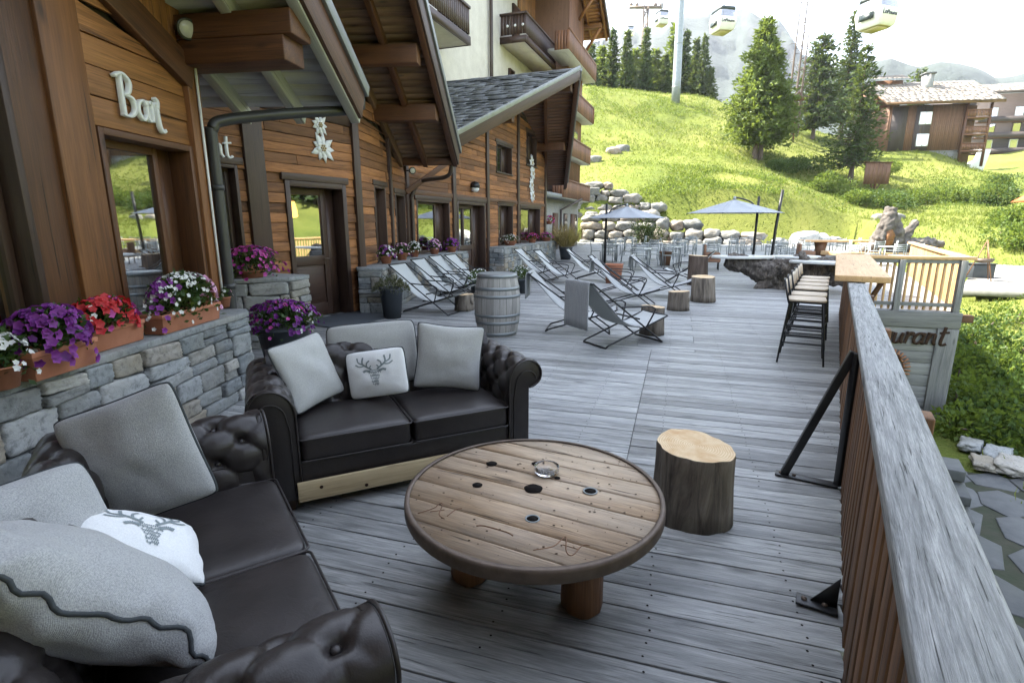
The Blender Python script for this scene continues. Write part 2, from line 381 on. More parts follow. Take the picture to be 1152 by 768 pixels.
def tag(o, label=None, cat=None, group=None, kind=None):
    if label: o['label']=label
    if cat: o['category']=cat
    if group: o['group']=group
    if kind: o['kind']=kind
    return o
def thing(name, label, cat, loc=(0,0,0), rz=0.0, group=None):
    o=bpy.data.objects.new(name, None); COL.objects.link(o); o.location=loc; o.rotation_euler=(0,0,rz); o.empty_display_size=.1
    return tag(o, label, cat, group)
def dup(root, loc, rz, label=None, scale=None, group=None):
    def cp(o, par):
        c=o.copy(); COL.objects.link(c); c.parent=par
        for ch in o.children: cp(ch, c)
        return c
    r=cp(root, None); r.location=loc; r.rotation_euler=(0,0,rz)
    if scale: r.scale=(scale,)*3 if not hasattr(scale,'__len__') else scale
    if label: r['label']=label
    if group: r['group']=group
    return r
def spline(pts, n=8, closed=False):
    P=[V(p) for p in pts]; out=[]; N=len(P)
    for i in range(N if closed else N-1):
        p0=P[(i-1)%N] if (closed or i>0) else P[0]; p1=P[i]; p2=P[(i+1)%N]; p3=P[(i+2)%N] if (closed or i+2<N) else P[-1]
        for k in range(n):
            t=k/n; out.append(.5*((2*p1)+(p2-p0)*t+(2*p0-5*p1+4*p2-p3)*t*t+(3*p1-p0-3*p2+p3)*t**3))
    if not closed: out.append(P[-1])
    return out
def rz3(a): return Matrix.Rotation(a,3,'Z')

# ------------------------------------------------------------------ camera, sun, sky
cam=bpy.data.cameras.new('camera'); co=bpy.data.objects.new('camera', cam); COL.objects.link(co)
cam.sensor_fit='HORIZONTAL'; cam.sensor_width=36; cam.lens=36*F_/1152; cam.clip_start=.03; cam.clip_end=9000
co.location=(0,0,H_); co.rotation_euler=(pi/2-P_,0,0); scn.camera=co
HAZE=.00020
SUN_AZ, SUN_EL = R_(-68), R_(48)
sd=V((sin(SUN_AZ)*cos(SUN_EL), cos(SUN_AZ)*cos(SUN_EL), sin(SUN_EL)))
sl=bpy.data.lights.new('sun','SUN'); sl.energy=5.0; sl.angle=R_(.53); sl.color=(1,.93,.80)
so=bpy.data.objects.new('sun', sl); COL.objects.link(so); so.rotation_euler=(-sd).to_track_quat('-Z','Y').to_euler()
w=bpy.data.worlds.new('World'); scn.world=w; w.use_nodes=True
wn=w.node_tree.nodes; wl=w.node_tree.links; wn.clear()
sky=wn.new('ShaderNodeTexSky'); sky.sky_type='NISHITA'; sky.sun_disc=False; sky.sun_elevation=SUN_EL; sky.sun_rotation=SUN_AZ
sky.altitude=1800; sky.air_density=1.0; sky.dust_density=2.0; sky.ozone_density=1.0
bg=wn.new('ShaderNodeBackground'); bg.inputs[1].default_value=.15; wo=wn.new('ShaderNodeOutputWorld')
hs=wn.new('ShaderNodeHueSaturation'); hs.inputs['Saturation'].default_value=.51; wl.new(sky.outputs[0], hs.inputs['Color']); wl.new(hs.outputs[0], bg.inputs[0]); wl.new(bg.outputs[0], wo.inputs[0])
scn.view_settings.view_transform='Standard'; scn.view_settings.look='None'; scn.view_settings.exposure=2.66; scn.view_settings.gamma=1
scn.render.engine='CYCLES'; cy=scn.cycles
cy.use_denoising=True; cy.max_bounces=7; cy.diffuse_bounces=3; cy.glossy_bounces=3; cy.transmission_bounces=4; cy.transparent_max_bounces=8; cy.volume_bounces=0
cy.caustics_reflective=False; cy.caustics_refractive=False; cy.sample_clamp_indirect=6
try: cy.denoiser='OPENIMAGEDENOISE'
except Exception: pass
# ------------------------------------------------------------------ ground height (thin plate spline through surveyed spots)
SP=[]
def sp(x,y,z): SP.append((x,y,z))
for p in ((680,224,47.5),(720,226,47),(765,229,46),(820,234,43.5),(870,240,41),(700,192,55),(800,192,54),(880,203,52),(700,171,62),(820,177,61),(680,150,68),(760,165,65),(835,187,60),
          (670,122,76),(760,142,74),(845,165,68),(660,98,86),(720,106,89),(790,112,91),(870,136,90),(905,205,60),(960,202,63),(940,170,78),(1000,187,71),(1045,172,77),(1095,192,70),
          (1110,228,55),(1150,246,46),(1000,256,42),(945,262,42),(1080,264,38),(1122,205,76),(1122,186,95),(1152,165,112),(1040,236,50),(980,232,54),(930,236,50)):
    sp(*D(*p))
for q in ((0,0,-2.3),(-4,10,-2.2),(-12,0,-2.3),(-12,25,-1.6),(4,18,-2.0),(10,25,-1.5),(6,35,-1.0),(12,40,-.7),(22,38,-.5),(2,43,-.6),(-8,40,-.6),
          (8,9,-2.15),(6.4,5.9,-2.15),(5,2,-2.2),(4,-6,-2.3),(13,14,-1.95),(10,11,-2.05),(21,23,-1.45),(16,18,-1.75),(27,27,-1.1),(30,30,-.9),(17,9,-1.9),(12,3,-1.9),(18,-4,-1.5),
          (36,18,1),(60,15,10),(55,-15,9),(30,-20,1),(100,0,26),(100,50,24),(-40,60,9),(-60,20,4),(-40,-20,-2),(0,-40,-3),(20,140,17),(70,150,20),(140,130,27),(-60,140,22),(40,230,5),(140,230,12),(-80,230,6)):
    sp(*q)
SPA=np.array(SP); _n=len(SPA)
def _phi(r2): return np.where(r2>1e-9, r2*np.log(r2+1e-12)*.5, 0)
def _fit():
    d2=((SPA[:,None,:2]-SPA[None,:,:2])**2).sum(-1)
    A=np.zeros((_n+3,_n+3)); A[:_n,:_n]=_phi(d2)+np.eye(_n)*2.0
    A[:_n,_n]=1; A[:_n,_n+1:]=SPA[:,:2]; A[_n:,:_n]=A[:_n,_n:].T
    return np.linalg.solve(A, np.concatenate([SPA[:,2],[0,0,0]]))
_W=_fit()
def hz(X,Y):
    X=np.atleast_1d(np.asarray(X,float)); Y=np.atleast_1d(np.asarray(Y,float))
    r2=(X[...,None]-SPA[:,0])**2+(Y[...,None]-SPA[:,1])**2
    Z=_phi(r2)@_W[:_n]+_W[_n]+_W[_n+1]*X+_W[_n+2]*Y
    far=np.clip((np.hypot(X,Y-60)-170)/120,0,1); Z=Z*(1-far)+8*far
    return Z
def h1(x,y):
    return float(hz([x],[y])[0])

# land sheet: fine near, coarse far
def axis_pts(lo,hi,mid0,mid1,step,big):
    a=list(np.arange(mid0,mid1,step)); x=mid0
    s=step
    while x>lo: s=min(s*1.25,big); x-=s; a.insert(0,x)
    x=mid1; s=step
    while x<hi: a.append(x); s=min(s*1.25,big); x+=s
    return np.array(a)
gx=axis_pts(-700,900,-8,75,.8,60); gy=axis_pts(-300,1100,-6,95,.8,60)
XX,YY=np.meshgrid(gx,gy,indexing='ij'); ZZ=hz(XX.ravel(),YY.ravel()).reshape(XX.shape)
def bumpz(x,y): return .2*mnoise.noise(V((x*.4,y*.4,0)))+.65*mnoise.noise(V((x*.11,y*.11,3)))
BZ=np.array([[bumpz(a,b) for b in gy] for a in gx])
near=np.clip((np.hypot(XX,YY)-9)/14,0.15,1)
deckmask=((YY<47)&(XX<(YY*.601+2.2))&(XX>-14)).astype(float)
ZZ=ZZ+BZ*near; ZZ=np.where(deckmask>0, np.minimum(ZZ,-.55), ZZ)
def groundmat():
    t=NT('meadow'); o=t.obj()
    n1=t.noise(o,.16,6,.6); n2=t.noise(o,2.2,6,.7); n3=t.noise(o,.045,3); n4=t.noise(o,14,4,.7)
    c=t.ramp(n1,[(.3,(.055,.088,.017)),(.5,(.115,.148,.03)),(.7,(.185,.195,.055))])
    c=t.mix(t.ramp(n2,[(.4,0.0),(.65,.5)]),c,(.10,.13,.02))
    c=t.mix(t.ramp(n4,[(.45,0.0),(.7,.45)]),c,(.22,.22,.07))
    c=t.mix(t.ramp(n3,[(.42,0.0),(.62,.6)]),c,(.205,.21,.06))
    h=t.math('ADD',n2,t.math('MULTIPLY',n4,.5))
    return t.fin(Base_Color=c,Roughness=.95,Normal=t.bump(h,.9,.12),Specular_IOR_Level=.1)
M['meadow']=groundmat()
nx,ny=XX.shape; mb=MB()
vs=np.stack([XX,YY,ZZ],-1).reshape(-1,3)
mb.add([tuple(p) for p in vs],[(i*ny+j,(i+1)*ny+j,(i+1)*ny+j+1,i*ny+j+1) for i in range(nx-1) for j in range(ny-1)])
tag(mb.build('meadow_ground','meadow',smooth=True),kind='structure')
from mathutils.bvhtree import BVHTree
GBVH=BVHTree.FromPolygons([V(p) for p in mb.v], mb.f)
def gz(x,y):
    h=GBVH.ray_cast(V((x,y,400)),V((0,0,-1)))
    return h[0].z if h[0] else 0.0

# ------------------------------------------------------------------ deck
dv=V((.2957,.9553,0)); bv_=V((.9553,-.2957,0)); nv=V((.857,-.515,0)); rv_=V((.515,.857,0))
def DK(t,q,z=0): return dv*t+bv_*q+V((0,0,z))
def RL(s,off,z=0): return rv_*s+nv*off+V((0,0,z))
RDK=Matrix((bv_,dv,V((0,0,1)))).transposed()
RRL=Matrix((rv_,V((-nv.x,-nv.y,0)),V((0,0,1)))).transposed()
T0=11.85
def qlim(t):
    off=.235 if t<T0 else 2.17
    return (off+.238*t)/.9697
qj=G(720,450).dot(bv_)
mb=MB(); t=-1.6; BW=.147; k=0
while t<46.5:
    qr=min(qlim(t),qlim(t+BW-.02))
    if t+BW>T0 and t<T0: qr=qlim(T0-.01)
    q0=-9.0; rows=[]
    js=[qj+ (0 if k%2==0 or t<4.4 else 0)]
    if t>7: js=[qj+(.55 if (k//3)%2 else -.2)]
    if t<2.6: js=[]
    ends=[q0]+js+[qr]
    for a,b in zip(ends[:-1],ends[1:]):
        mb.box(DK(t+BW/2,(a+b)/2,-.02+random.uniform(-.0025,.0015)),(b-a-.004,BW-.0055-random.uniform(0,.003),.04),RDK,rv=random.random())
    if -.5<t<9.5:
        for q in np.arange(q0+.3,qr,.62):
            for e in (.035,BW-.04):
                c=DK(t+e,q+random.uniform(-.012,.012),.0012); n0=len(mb.v)
                mb.add([c+V((cos(a)*.0055,sin(a)*.0055,0)) for a in (0,1.05,2.1,3.14,4.19,5.24)],[(0,1,2,3,4,5)],None,.5,1)
    t+=BW; k+=1
tag(mb.build('deck',['deck','holeblack'],bev=.0025),kind='structure')
mb=MB(); mb.poly([DK(-1.6,-9,-.075),DK(-1.6,qlim(-1.6)-.03,-.075),DK(T0,qlim(T0-.01)-.03,-.075),DK(T0,qlim(T0)-.03,-.075),DK(46.5,qlim(46.5)-.03,-.075),DK(46.5,-9,-.075)])
tag(mb.build('deck_underlay','holeblack'),kind='structure')

# main railing
rl=thing('wooden_railing','long grey weathered deck railing with broad top board beside the sofas','railing',RL(2.2,.24,0))
def loc(mb,o):  # shift to the local frame of an unrotated empty
    L=o.location; mb.v=[(x-L.x,y-L.y,z-L.z) for x,y,z in mb.v]; return mb
def put(mb,name,mats,par,**kw): return loc(mb,par).build(name,mats,par,**kw)
SE=11.55
mb=MB(); mb.box(RL((SE-1.4)/2,.245,.995),(SE+1.4,.152,.052),RRL,rv=.6); put(mb,'top_board','rail',rl,bev=.006)
mb=MB(); s=-1.2
while s<SE-.1:
    mb.box(RL(s,.222+random.uniform(-.003,.003),.40),(.088+random.uniform(-.008,.006),.026,1.13),RRL); s+=.128
put(mb,'balusters','slatwood',rl,bev=.003)
mb=MB()
for z in (.9,.12): mb.box(RL((SE-1.3)/2,.262,z),(SE+1.3,.05,.1),RRL)
put(mb,'cross_rail','slatwood',rl,bev=.004)
for s in (.45,2.35,4.2,6.1,8.0,9.9,11.45):
    mb=MB(); mb.box(RL(s,.335,.34),(.1,.09,1.25),RRL); put(mb,'post','slatwood',rl,bev=.006)
mb=MB(); mb.box(RL(SE/2-.6,.2,-1.2),(SE+1.2,.03,2.2),RRL)
tag(mb.build('deck_skirt','greywood'),kind='structure')
def bracket(lab,s,ln,h):
    o=thing('railing_brace',lab,'brace',RL(s,.17,0))
    mb=MB(); mb.bar(RL(s,.17-ln,.012),RL(s,.19,.012),.075,.012); put(mb,'foot_plate','black',o,bev=.002)
    if h>.3:
        mb=MB(); mb.bar(RL(s,.17-ln+.05,.015),RL(s+.03,.175,h),.055,.045); put(mb,'strut','black',o,bev=.003)
        mb=MB(); mb.bar(RL(s,.185,.015),RL(s,.185,h),.05,.02,(1,0,0)); put(mb,'upright','black',o,bev=.002)
    else:
        mb=MB(); a=RL(s,.17-ln+.05,.012); b=RL(s,.185,.012); c=RL(s,.185,h)
        R=axes(b-a); mb.prism([(0,0),((b-a).length,0),((b-a).length,h)],a+R@V((0,.005,0)),R@Matrix(((1,0,0),(0,0,1),(0,1,0))),.01); put(mb,'gusset','black',o)
    for q in (.03,.11): mb=MB(); mb.lathe([(.012,.012),(.012,.026),(0,.03)],RL(s,.17-ln+q,0),8); put(mb,'bolt','steel',o)
bracket('tall slanting black steel brace bolted to deck against railing',3.72,.34,.88)
bracket('low rusty triangular bracket at foot of the near railing',2.42,.14,.15)

# platform with sign panel (right of the railing end)
pf=thing('sign_panel','grey plank side wall of the raised terrace carrying brown lettering','panel',DK(T0,qlim(T0)-.5,0))
qa=qlim(T0-.01)-.2; qb=qlim(T0)
mb=MB(); z=-.32
while z>-2.5:
    mb.box(DK(T0-.02,(qa+qb)/2-.15,z-.115),(qb-qa-.3,.035,.222),RDK); z-=.23
mb.box(DK(T0-.045,(qa+qb)/2,-.16),(qb-qa+.02,.05,.30),RDK)
put(mb,'planks','greywood',pf,bev=.004)
mb=MB(); mb.box(DK(T0-.045,qb-.17,-1.42),(.34,.06,2.2),RDK); put(mb,'corner_board','greywood',pf,bev=.005)
mb=MB(); mb.box(DK(T0+.1,qb+.12,-.13),(.22,.16,.14),RDK); put(mb,'beam_end','slatwood',pf,bev=.006)
mb=MB()
a=DK(T0,qb-.01,-1.3); b=DK(44,qlim(44)-.01,-1.3); mb.bar(a,b,.03,2.4); put(mb,'side_boards','greywood',pf)
# platform railing
pr=thing('wooden_railing','sunlit honey coloured terrace railing with slender bars above the sign panel','railing',DK(T0+.1,qb-.6,0))
mb=MB(); q0=qlim(T0-.01)+.05
mb.box(DK(T0+.08,(q0+qb)/2+.02,1.0),(qb-q0+.16,.17,.06),RDK); put(mb,'top_board','honey',pr,bev=.006)
sa=DK(T0+.1,qb-.02); 
mb=MB(); mb.box(sa+rv_*4.6+V((0,0,1.0)),(9.0,.15,.06),RRL); put(mb,'side_top_board','honey',pr,bev=.006)
mb=MB()
n=15
for i in range(n+1): mb.box(DK(T0+.1,q0+.1+(qb-q0-.2)*i/n,.49),(.03,.06,.96),RDK)
for i in range(58): mb.box(sa+rv_*(.15+i*.15)+V((-.0,0,.49)),(.06,.03,.96),RRL)
put(mb,'balusters','honey',pr,bev=.003)
mb=MB()
for f in (0,.45,1): mb.box(DK(T0+.03,q0+.1+(qb-q0-.18)*f,.43),(.1,.1,1.06),RDK)
mb.box(DK(T0+.04,(q0+qb)/2,.12),(qb-q0-.1,.03,.07),RDK); mb.box(DK(T0+.045,(q0+qb)/2,.93),(qb-q0-.1,.03,.07),RDK)
put(mb,'posts','greywood',pr,bev=.004)
# bar counter on the rail
ct=thing('bar_counter','pale sunlit wooden bar ledge on the railing behind the stools','counter',RL(9.2,.05,0))
mb=MB(); mb.box(RL(9.05,.29,1.063),(4.7,.50,.065),RRL,rv=.7); put(mb,'top_board','honey',ct,bev=.006)
for s in (7.1,9.2,11.2):
    mb=MB(); mb.bar(RL(s,.50,1.02),RL(s,.36,.7),.05,.05); put(mb,'support','slatwood',ct,bev=.004)

# lettering strokes
GL={'B':[[(.02,1.9),(.15,2.05),(.12,1.0),(.12,0)],[(-.25,1.85),(.3,2.1),(.78,1.75),(.6,1.2),(.2,1.05)],[(.2,1.05),(.85,.95),(.95,.4),(.55,.02),(0,.03)]],
 'a':[[(.74,.80),(.50,1.03),(.16,.82),(.08,.36),(.36,.0),(.68,.26)],[(.80,1.08),(.76,.5),(.80,.08),(1.0,.02)]],
 'r':[[(.0,.95),(.14,1.05),(.15,.5),(.12,0)],[(.14,.45),(.32,1.0),(.55,1.0),(.55,.75)]],
 'R':[[(.1,2),(.1,0)],[(-.15,1.9),(.4,2.1),(.8,1.7),(.6,1.2),(.15,1.05)],[(.35,1.05),(.6,.5),(1.0,0)]],
 'q':[[(-.05,.9),(.1,1.05),(.14,.5),(.12,0)],[(.14,.4),(.3,1.0),(.55,1.02),(.6,.55),(.66,-.1),(.85,-.42),(1.1,-.28)],[(.45,1.35),(.65,1.2),(.6,.8)]],
 'e':[[(.1,.5),(.7,.6),(.6,.95),(.3,1.0),(.08,.5),(.3,.02),(.78,.2)]],
 's':[[(.6,.9),(.3,1.02),(.15,.75),(.5,.4),(.45,.05),(.03,.1)]],
 'u':[[(.05,1),(.1,.2),(.35,.02),(.6,.4),(.65,1)],[(.65,1),(.65,.25),(.85,0)]],
 'n':[[(0,.95),(.1,1.0),(.1,0)],[(.1,.5),(.3,.98),(.58,.9),(.6,.3),(.8,0)]],
 't':[[(.3,1.7),(.28,.35),(.45,0),(.78,.15)],[(-.02,1.12),(.72,1.22)]],
 'L':[[(.1,2.0),(.1,.02),(.9,.05)]],'M':[[(.05,0),(.15,2.0),(.6,.7),(1.05,2.0),(1.15,0)]],'i':[[(.2,1.0),(.2,0)],[(.2,1.35),(.2,1.5)]],' ':[]}
ADV={'B':1.12,'a':1.05,'r':.68,'q':1.15,'R':1.08,'e':.85,'s':.72,'u':.9,'n':.88,'t':.8,'L':1.0,'M':1.35,'i':.5,' ':.5}
def letters(mb,text,c,R,size,th,depth,slant=0.0):
    x=0
    for ch in text:
        for st in GL[ch]:
            P=spline([(a+x+slant*b,b,0) for a,b in st],5); n=len(P); L=[];Rr=[]
            for i,p in enumerate(P):
                tg=(P[min(i+1,n-1)]-P[max(i-1,0)]); tg=V((tg.x,tg.y)).normalized(); nn=V((-tg.y,tg.x))
                w=th*(.62+.38*abs(tg.y))
                L.append((p.x+nn.x*w,p.y+nn.y*w)); Rr.append((p.x-nn.x*w,p.y-nn.y*w))
            dz=random.uniform(-.002,.002)
            for i in range(n-1):
                q=[L[i],L[i+1],Rr[i+1],Rr[i]]
                vs=[V(c)+R@V((a*size,b*size,0)) for a,b in q]+[V(c)+R@V((a*size,b*size,depth+dz)) for a,b in q]
                mb.add(vs,[(7,6,5,4),(4,5,1,0),(6,7,3,2)]+([(7,4,0,3)] if i==0 else [])+([(5,6,2,1)] if i==n-2 else []),rv=.5)
        x+=ADV[ch]
    return x*size
# frame on the platform panel: x along bv_, y up, z toward viewer
RP=Matrix((bv_,V((0,0,1)),-dv)).transposed()
sg=thing('terrace_sign','dark brown script lettering fixed on the grey plank panel','sign',DK(T0-.07,qb-1.0,-.6))
mb=MB(); letters(mb,'Restaurant',DK(T0-.072,qb-1.98,-.63),RP,.205,.14,.010,.18); put(mb,'lettering','letterwood',sg)
mb=MB(); cc=DK(T0-.045,qb-1.05,-1.18); random.seed(11)
for i in range(9):
    a=R_(168-i*21.5); p=cc+RP@V((cos(a)*.32,sin(a)*.36,0)); RR=RP@Matrix.Rotation(a-pi/2,3,'Z')
    for dx in (-.035,.035): mb.box(p+RR@V((dx,0,.012)),(.03,.13,.024),RR)
    mb.box(p+RR@V((0,random.choice((-.045,.0,.05)),.012)),(.09,.032,.022),RR)
put(mb,'arched_letters','rustwood',sg)
mb=MB(); c2=DK(T0-.045,qb-.93,-1.55)
mb.prism([(p.x,p.y) for p in spline([(-.30,-.02,0),(-.2,.13,0),(.05,.2,0),(.2,.15,0),(.16,-.02,0),(.06,-.25,0),(-.06,-.2,0),(-.12,-.1,0)],5,True)],c2,RP,.03); 
M['emblem']=plain('emblem_wood',(.14,.12,.05),(.22,.19,.09),.6,9,.2); put(mb,'emblem','emblem',sg)
mb=MB(); mb.prism([(p.x,p.y) for p in spline([(-.22,-.34,0),(-.06,-.24,0),(.1,-.22,0),(.1,-.33,0),(-.08,-.44,0),(-.2,-.5,0)],4,True)],c2,RP,.035); put(mb,'emblem_tail','rustwood',sg)

M['moss_shade']=plain('moss_shade_bed',(.022,.034,.014),(.05,.048,.034),.95,5,.6,bd=.02)  # moss and soil between slabs, colour darkened to stand in for shade
mb=MB(); mb.grid(lambda u,w_:(lambda p:V((p.x,p.y,gz(p.x,p.y)+.012+.02*w_*(1-w_))))(RL(1.2+9*u,.45+3.3*w_+.25*sin(u*14))),60,16); tag(mb.build('path_shade_bed','moss_shade',smooth=True),kind='structure')
# path of slabs, steps and kerb below on the right
mb=MB(); random.seed(5)
for i in range(11):
    for j in range(6):
        s=2.0+i*.80+random.uniform(-.06,.06); o=.75+j*.56+random.uniform(-.05,.05)
        p=RL(s,o); z=-2.10
        n=random.randint(5,6); pts=[]
        for k in range(n):
            a=2*pi*(k+random.uniform(-.25,.25))/n; pts.append((cos(a)*.44*random.uniform(.9,1.1),sin(a)*.31*random.uniform(.9,1.1)))
        mb.prism(pts,(p.x,p.y,gz(p.x,p.y)-.015),RRL,.045)
tag(mb.build('path','pathstone',bev=.01),kind='structure')
for i in range(3):
    mb=MB(); mb.box(RL(8.3+i*.42,1.25,-2.08+i*.16),(.5,1.3,.14),RRL,jit=.015)
    tag(mb.build('stone_step','pathstone',bev=.012),['lowest grey stone step under the sign panel corner','middle grey stone step under the sign panel corner','upper grey stone step under the sign panel corner'][i],'step','steps below the sign panel')
kb=[(1092,500,.42),(1106,520,.4),(1122,510,.5),(1140,524,.6)]
labs=['small grey kerb rock nearest the stone steps','pale angular rock lying at the path edge','flat grey slab lying above the pale rock','long flat grey slab at right edge above path']
for (px,py,s),l in zip(kb,labs):
    p=G(px,py,-2.05); mb=MB(); mb.blob((0,0,0),(s*.6,s*.36,s*.15),px,.28,1.6,4,boxy=.85,full=.97)
    o=mb.build('rock','stone',smooth=True,loc=(p.x,p.y,-2.05)); o.rotation_euler=(0,0,random.uniform(.4,1.2)); tag(o,l,'rock')
# far paved strip
mb=MB(); mb.prism([(19.0,22.2),(26.5,18.5),(60,38),(60,48),(40,38),(27,31)],(0,0,-1.05),Matrix.Identity(3),.2); tag(mb.build('paved_terrace','concrete'),kind='structure')
mb=MB(); mb.bar((18.95,22.14,-1.12),(26.6,18.4,-1.12),.2,.42); tag(mb.build('terrace_kerb','curb'),kind='structure')

# mountains
def mountain(name,prof,d,depth,seed,amp,kind='structure'):
    prof=sorted(prof); nu=150; nv=26
    xs=[p[0] for p in prof]
    def fn(u,w_):
        px=xs[0]+(xs[-1]-xs[0])*u
        i=max(0,min(len(prof)-2,[k for k in range(len(prof)) if prof[k][0]<=px][-1])); a,b=prof[i],prof[i+1]; f=(px-a[0])/(b[0]-a[0]); py=a[1]+(b[1]-a[1])*f
        top=D(px,py,d); s=w_ if w_<.8 else 1
        base=V((top.x*(1-depth/d),d-depth,-20)); p=base.lerp(top,w_/.8) if w_<.8 else top+V((0,(w_-.8)*depth*2,-(w_-.8)*top.z*3))
        nz=mnoise.noise(V((p.x*.008+seed,p.y*.008,p.z*.004)))+.5*mnoise.noise(V((p.x*.025+seed,p.y*.025,p.z*.012)))+.25*mnoise.noise(V((p.x*.07+seed,p.y*.07,p.z*.03)))
        e=1-abs(w_-.8)*1.0
        return p+V((nz*amp*.6,nz*amp*1.4,(nz*amp*.35 if w_>.05 else 0)*(.5+.5*e)))
    mb=MB(); mb.grid(fn,nu,nv); return tag(mb.build(name,'rockmount',smooth=True),kind=kind)
def mm():
    t=NT('mountain_rock'); o=t.obj(); n=t.noise(o,.02,8,.65); n2=t.noise(o,.006,4)
    gm=t.add('NewGeometry'); sx=t.add('SeparateXYZ'); t.set(sx.inputs[0],gm.outputs['Normal'])
    c=t.ramp(n,[(.35,(.03,.034,.04)),(.6,(.075,.08,.085))])
    c=t.mix(t.ramp(t.math('ADD',sx.outputs['Z'],t.math('MULTIPLY',n2,.5)),[(.65,0.0),(.95,1.0)]),c,(.03,.042,.035))
    return t.fin(Base_Color=c,Roughness=.95,Normal=t.bump(n,.9,9.0))
M['rockmount']=mm()
mountain('mountain',[(420,130),(560,95),(640,60),(668,48),(690,44),(705,33),(722,38),(740,26),(765,14),(790,10),(812,14),(838,9),(856,20),(866,28),(874,20),(886,38),(900,62),(930,72),(960,90),(1000,110),(1060,130)],900,420,3,40)
mountain('mountain_ridge',[(860,120),(920,80),(965,70),(985,69),(1000,66),(1015,72),(1030,76),(1050,70),(1075,72),(1092,76),(1105,80),(1118,88),(1135,86),(1160,80),(1230,76),(1400,90)],620,300,9,20)
# ------------------------------------------------------------------ timber restaurant on the left: wall sections in local (u along, o out, z up) frames
class Sec:
    def __init__(s,p0,az):
        a=R_(az); s.p=V((p0[0],p0[1],0)); s.u=V((sin(a),cos(a),0)); s.o=V((cos(a),-sin(a),0))
        s.R=Matrix((s.u,s.o,V((0,0,1)))).transposed()       # note: left handed columns kept for boxes only
        s.Rf=Matrix((-s.u,V((0,0,1)),s.o)).transposed()
        s.Rl=Matrix((s.u,V((0,0,1)),s.o)).transposed()      # lettering: reads along +u
    def __call__(s,u,o,z): return s.p+s.u*u+s.o*o+V((0,0,z))
S1=Sec((-2.95,5.2),3); S2=Sec((-3.47,8.92),27); S3=Sec((-2.9,10.04),5); S4=Sec((-2.607,13.36),20)
def clad(mb,S,u0,u1,z0,top,holes,bh,o=0.0,th=.03,vert=False,var=.006):
    """boards; top(u) roof line; holes [(ua,ub,za,zb)]"""
    z=z0
    while z<max(top(u0),top(u1),top((u0+u1)/2),*[top(u0+(u1-u0)*i/8) for i in range(9)]):
        zt=z+bh-.006; cuts=sorted([(a,b) for a,b,c,d in holes if c<zt-.02 and d>z+.02]); segs=[]; x=u0
        for a,b in cuts:
            if a>x: segs.append((x,a))
            x=max(x,b)
        if x<u1: segs.append((x,u1))
        for a,b in segs:
            # split around roof line
            js=[a]
            while js[-1]<b-1.0:
                js.append(js[-1]+random.uniform(.9,3.2))
            if js[-1]>=b-.25 and len(js)>1: js.pop()
            js.append(b)
            for i in range(len(js)-1):
                ua=js[i]; ub=js[i+1]-.004; ta=min(zt,top(ua)); tb=min(zt,top(ub))
                if ta<=z and tb<=z: continue
                if ta<=z: ua=ua+(ub-ua)*(z+.005-ta)/max(tb-ta,1e-6); ta=z+.005
                if tb<=z: ub=ub-(ub-ua)*(z+.005-tb)/max(ta-tb,1e-6); tb=z+.005
                if ub-ua<.02: continue
                oo=o+random.uniform(-var,var)
                off=[random.uniform(-30,30) for _ in range(3)]
                vs=[];gp=[]
                for (uu,zz) in ((ua,z),(ub,z),(ub,tb),(ua,ta)):
                    for q in (0,1):
                        e=oo+(th if q else 0)+(0 if zz==z else -.008)
                        vs.append(S(uu,e,zz)); gp.append((uu+off[0],zz+off[1],e+off[2]))
                mb.add(vs,[(1,3,5,7),(0,6,4,2),(0,2,3,1),(2,4,5,3),(4,6,7,5),(6,0,1,7)],gp,random.random())
        z+=bh
def sbox(mb,S,u0,u1,o0,o1,z0,z1,m=0,rv=None): return mb.box(S((u0+u1)/2,(o0+o1)/2,(z0+z1)/2),(u1-u0,o1-o0,z1-z0),S.R,m,rv)
H=thing('timber_restaurant','brown timber restaurant with slate gables and stone sills on the left','building',(-3.6,8,0))
def hp(mb,name,mat,par=None,**kw):
    o=loc(mb,H).build(name,mat,None,**kw)
    if par is None: o.parent=H
    else: o.parent=par
    return o
r1=lambda u: 3.42-.5*u if u>-3.2 else 3.42+1.6+.5*(u+3.2)
r3=lambda u: 4.76-.55*u
# --- wall sheets behind the boards (dark backing)
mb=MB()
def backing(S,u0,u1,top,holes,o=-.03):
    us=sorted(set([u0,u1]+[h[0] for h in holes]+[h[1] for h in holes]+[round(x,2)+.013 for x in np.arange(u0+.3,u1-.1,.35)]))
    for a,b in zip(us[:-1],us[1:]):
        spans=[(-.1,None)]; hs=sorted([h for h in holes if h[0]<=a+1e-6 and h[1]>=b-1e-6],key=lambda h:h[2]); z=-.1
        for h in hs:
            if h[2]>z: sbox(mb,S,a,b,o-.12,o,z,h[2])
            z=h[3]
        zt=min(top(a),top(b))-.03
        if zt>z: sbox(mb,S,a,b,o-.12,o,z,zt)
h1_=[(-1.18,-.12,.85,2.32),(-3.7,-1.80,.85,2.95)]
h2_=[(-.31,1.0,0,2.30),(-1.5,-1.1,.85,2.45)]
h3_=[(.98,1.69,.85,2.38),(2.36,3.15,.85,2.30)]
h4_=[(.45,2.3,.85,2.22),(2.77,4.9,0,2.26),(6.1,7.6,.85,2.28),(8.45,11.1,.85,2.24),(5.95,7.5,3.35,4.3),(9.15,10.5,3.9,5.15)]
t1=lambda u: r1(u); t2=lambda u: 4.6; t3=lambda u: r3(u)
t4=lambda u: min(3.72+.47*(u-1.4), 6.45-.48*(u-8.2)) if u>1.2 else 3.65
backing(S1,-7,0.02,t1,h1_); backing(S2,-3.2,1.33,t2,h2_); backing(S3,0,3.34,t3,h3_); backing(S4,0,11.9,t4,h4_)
hp(mb,'wall_core','interior')
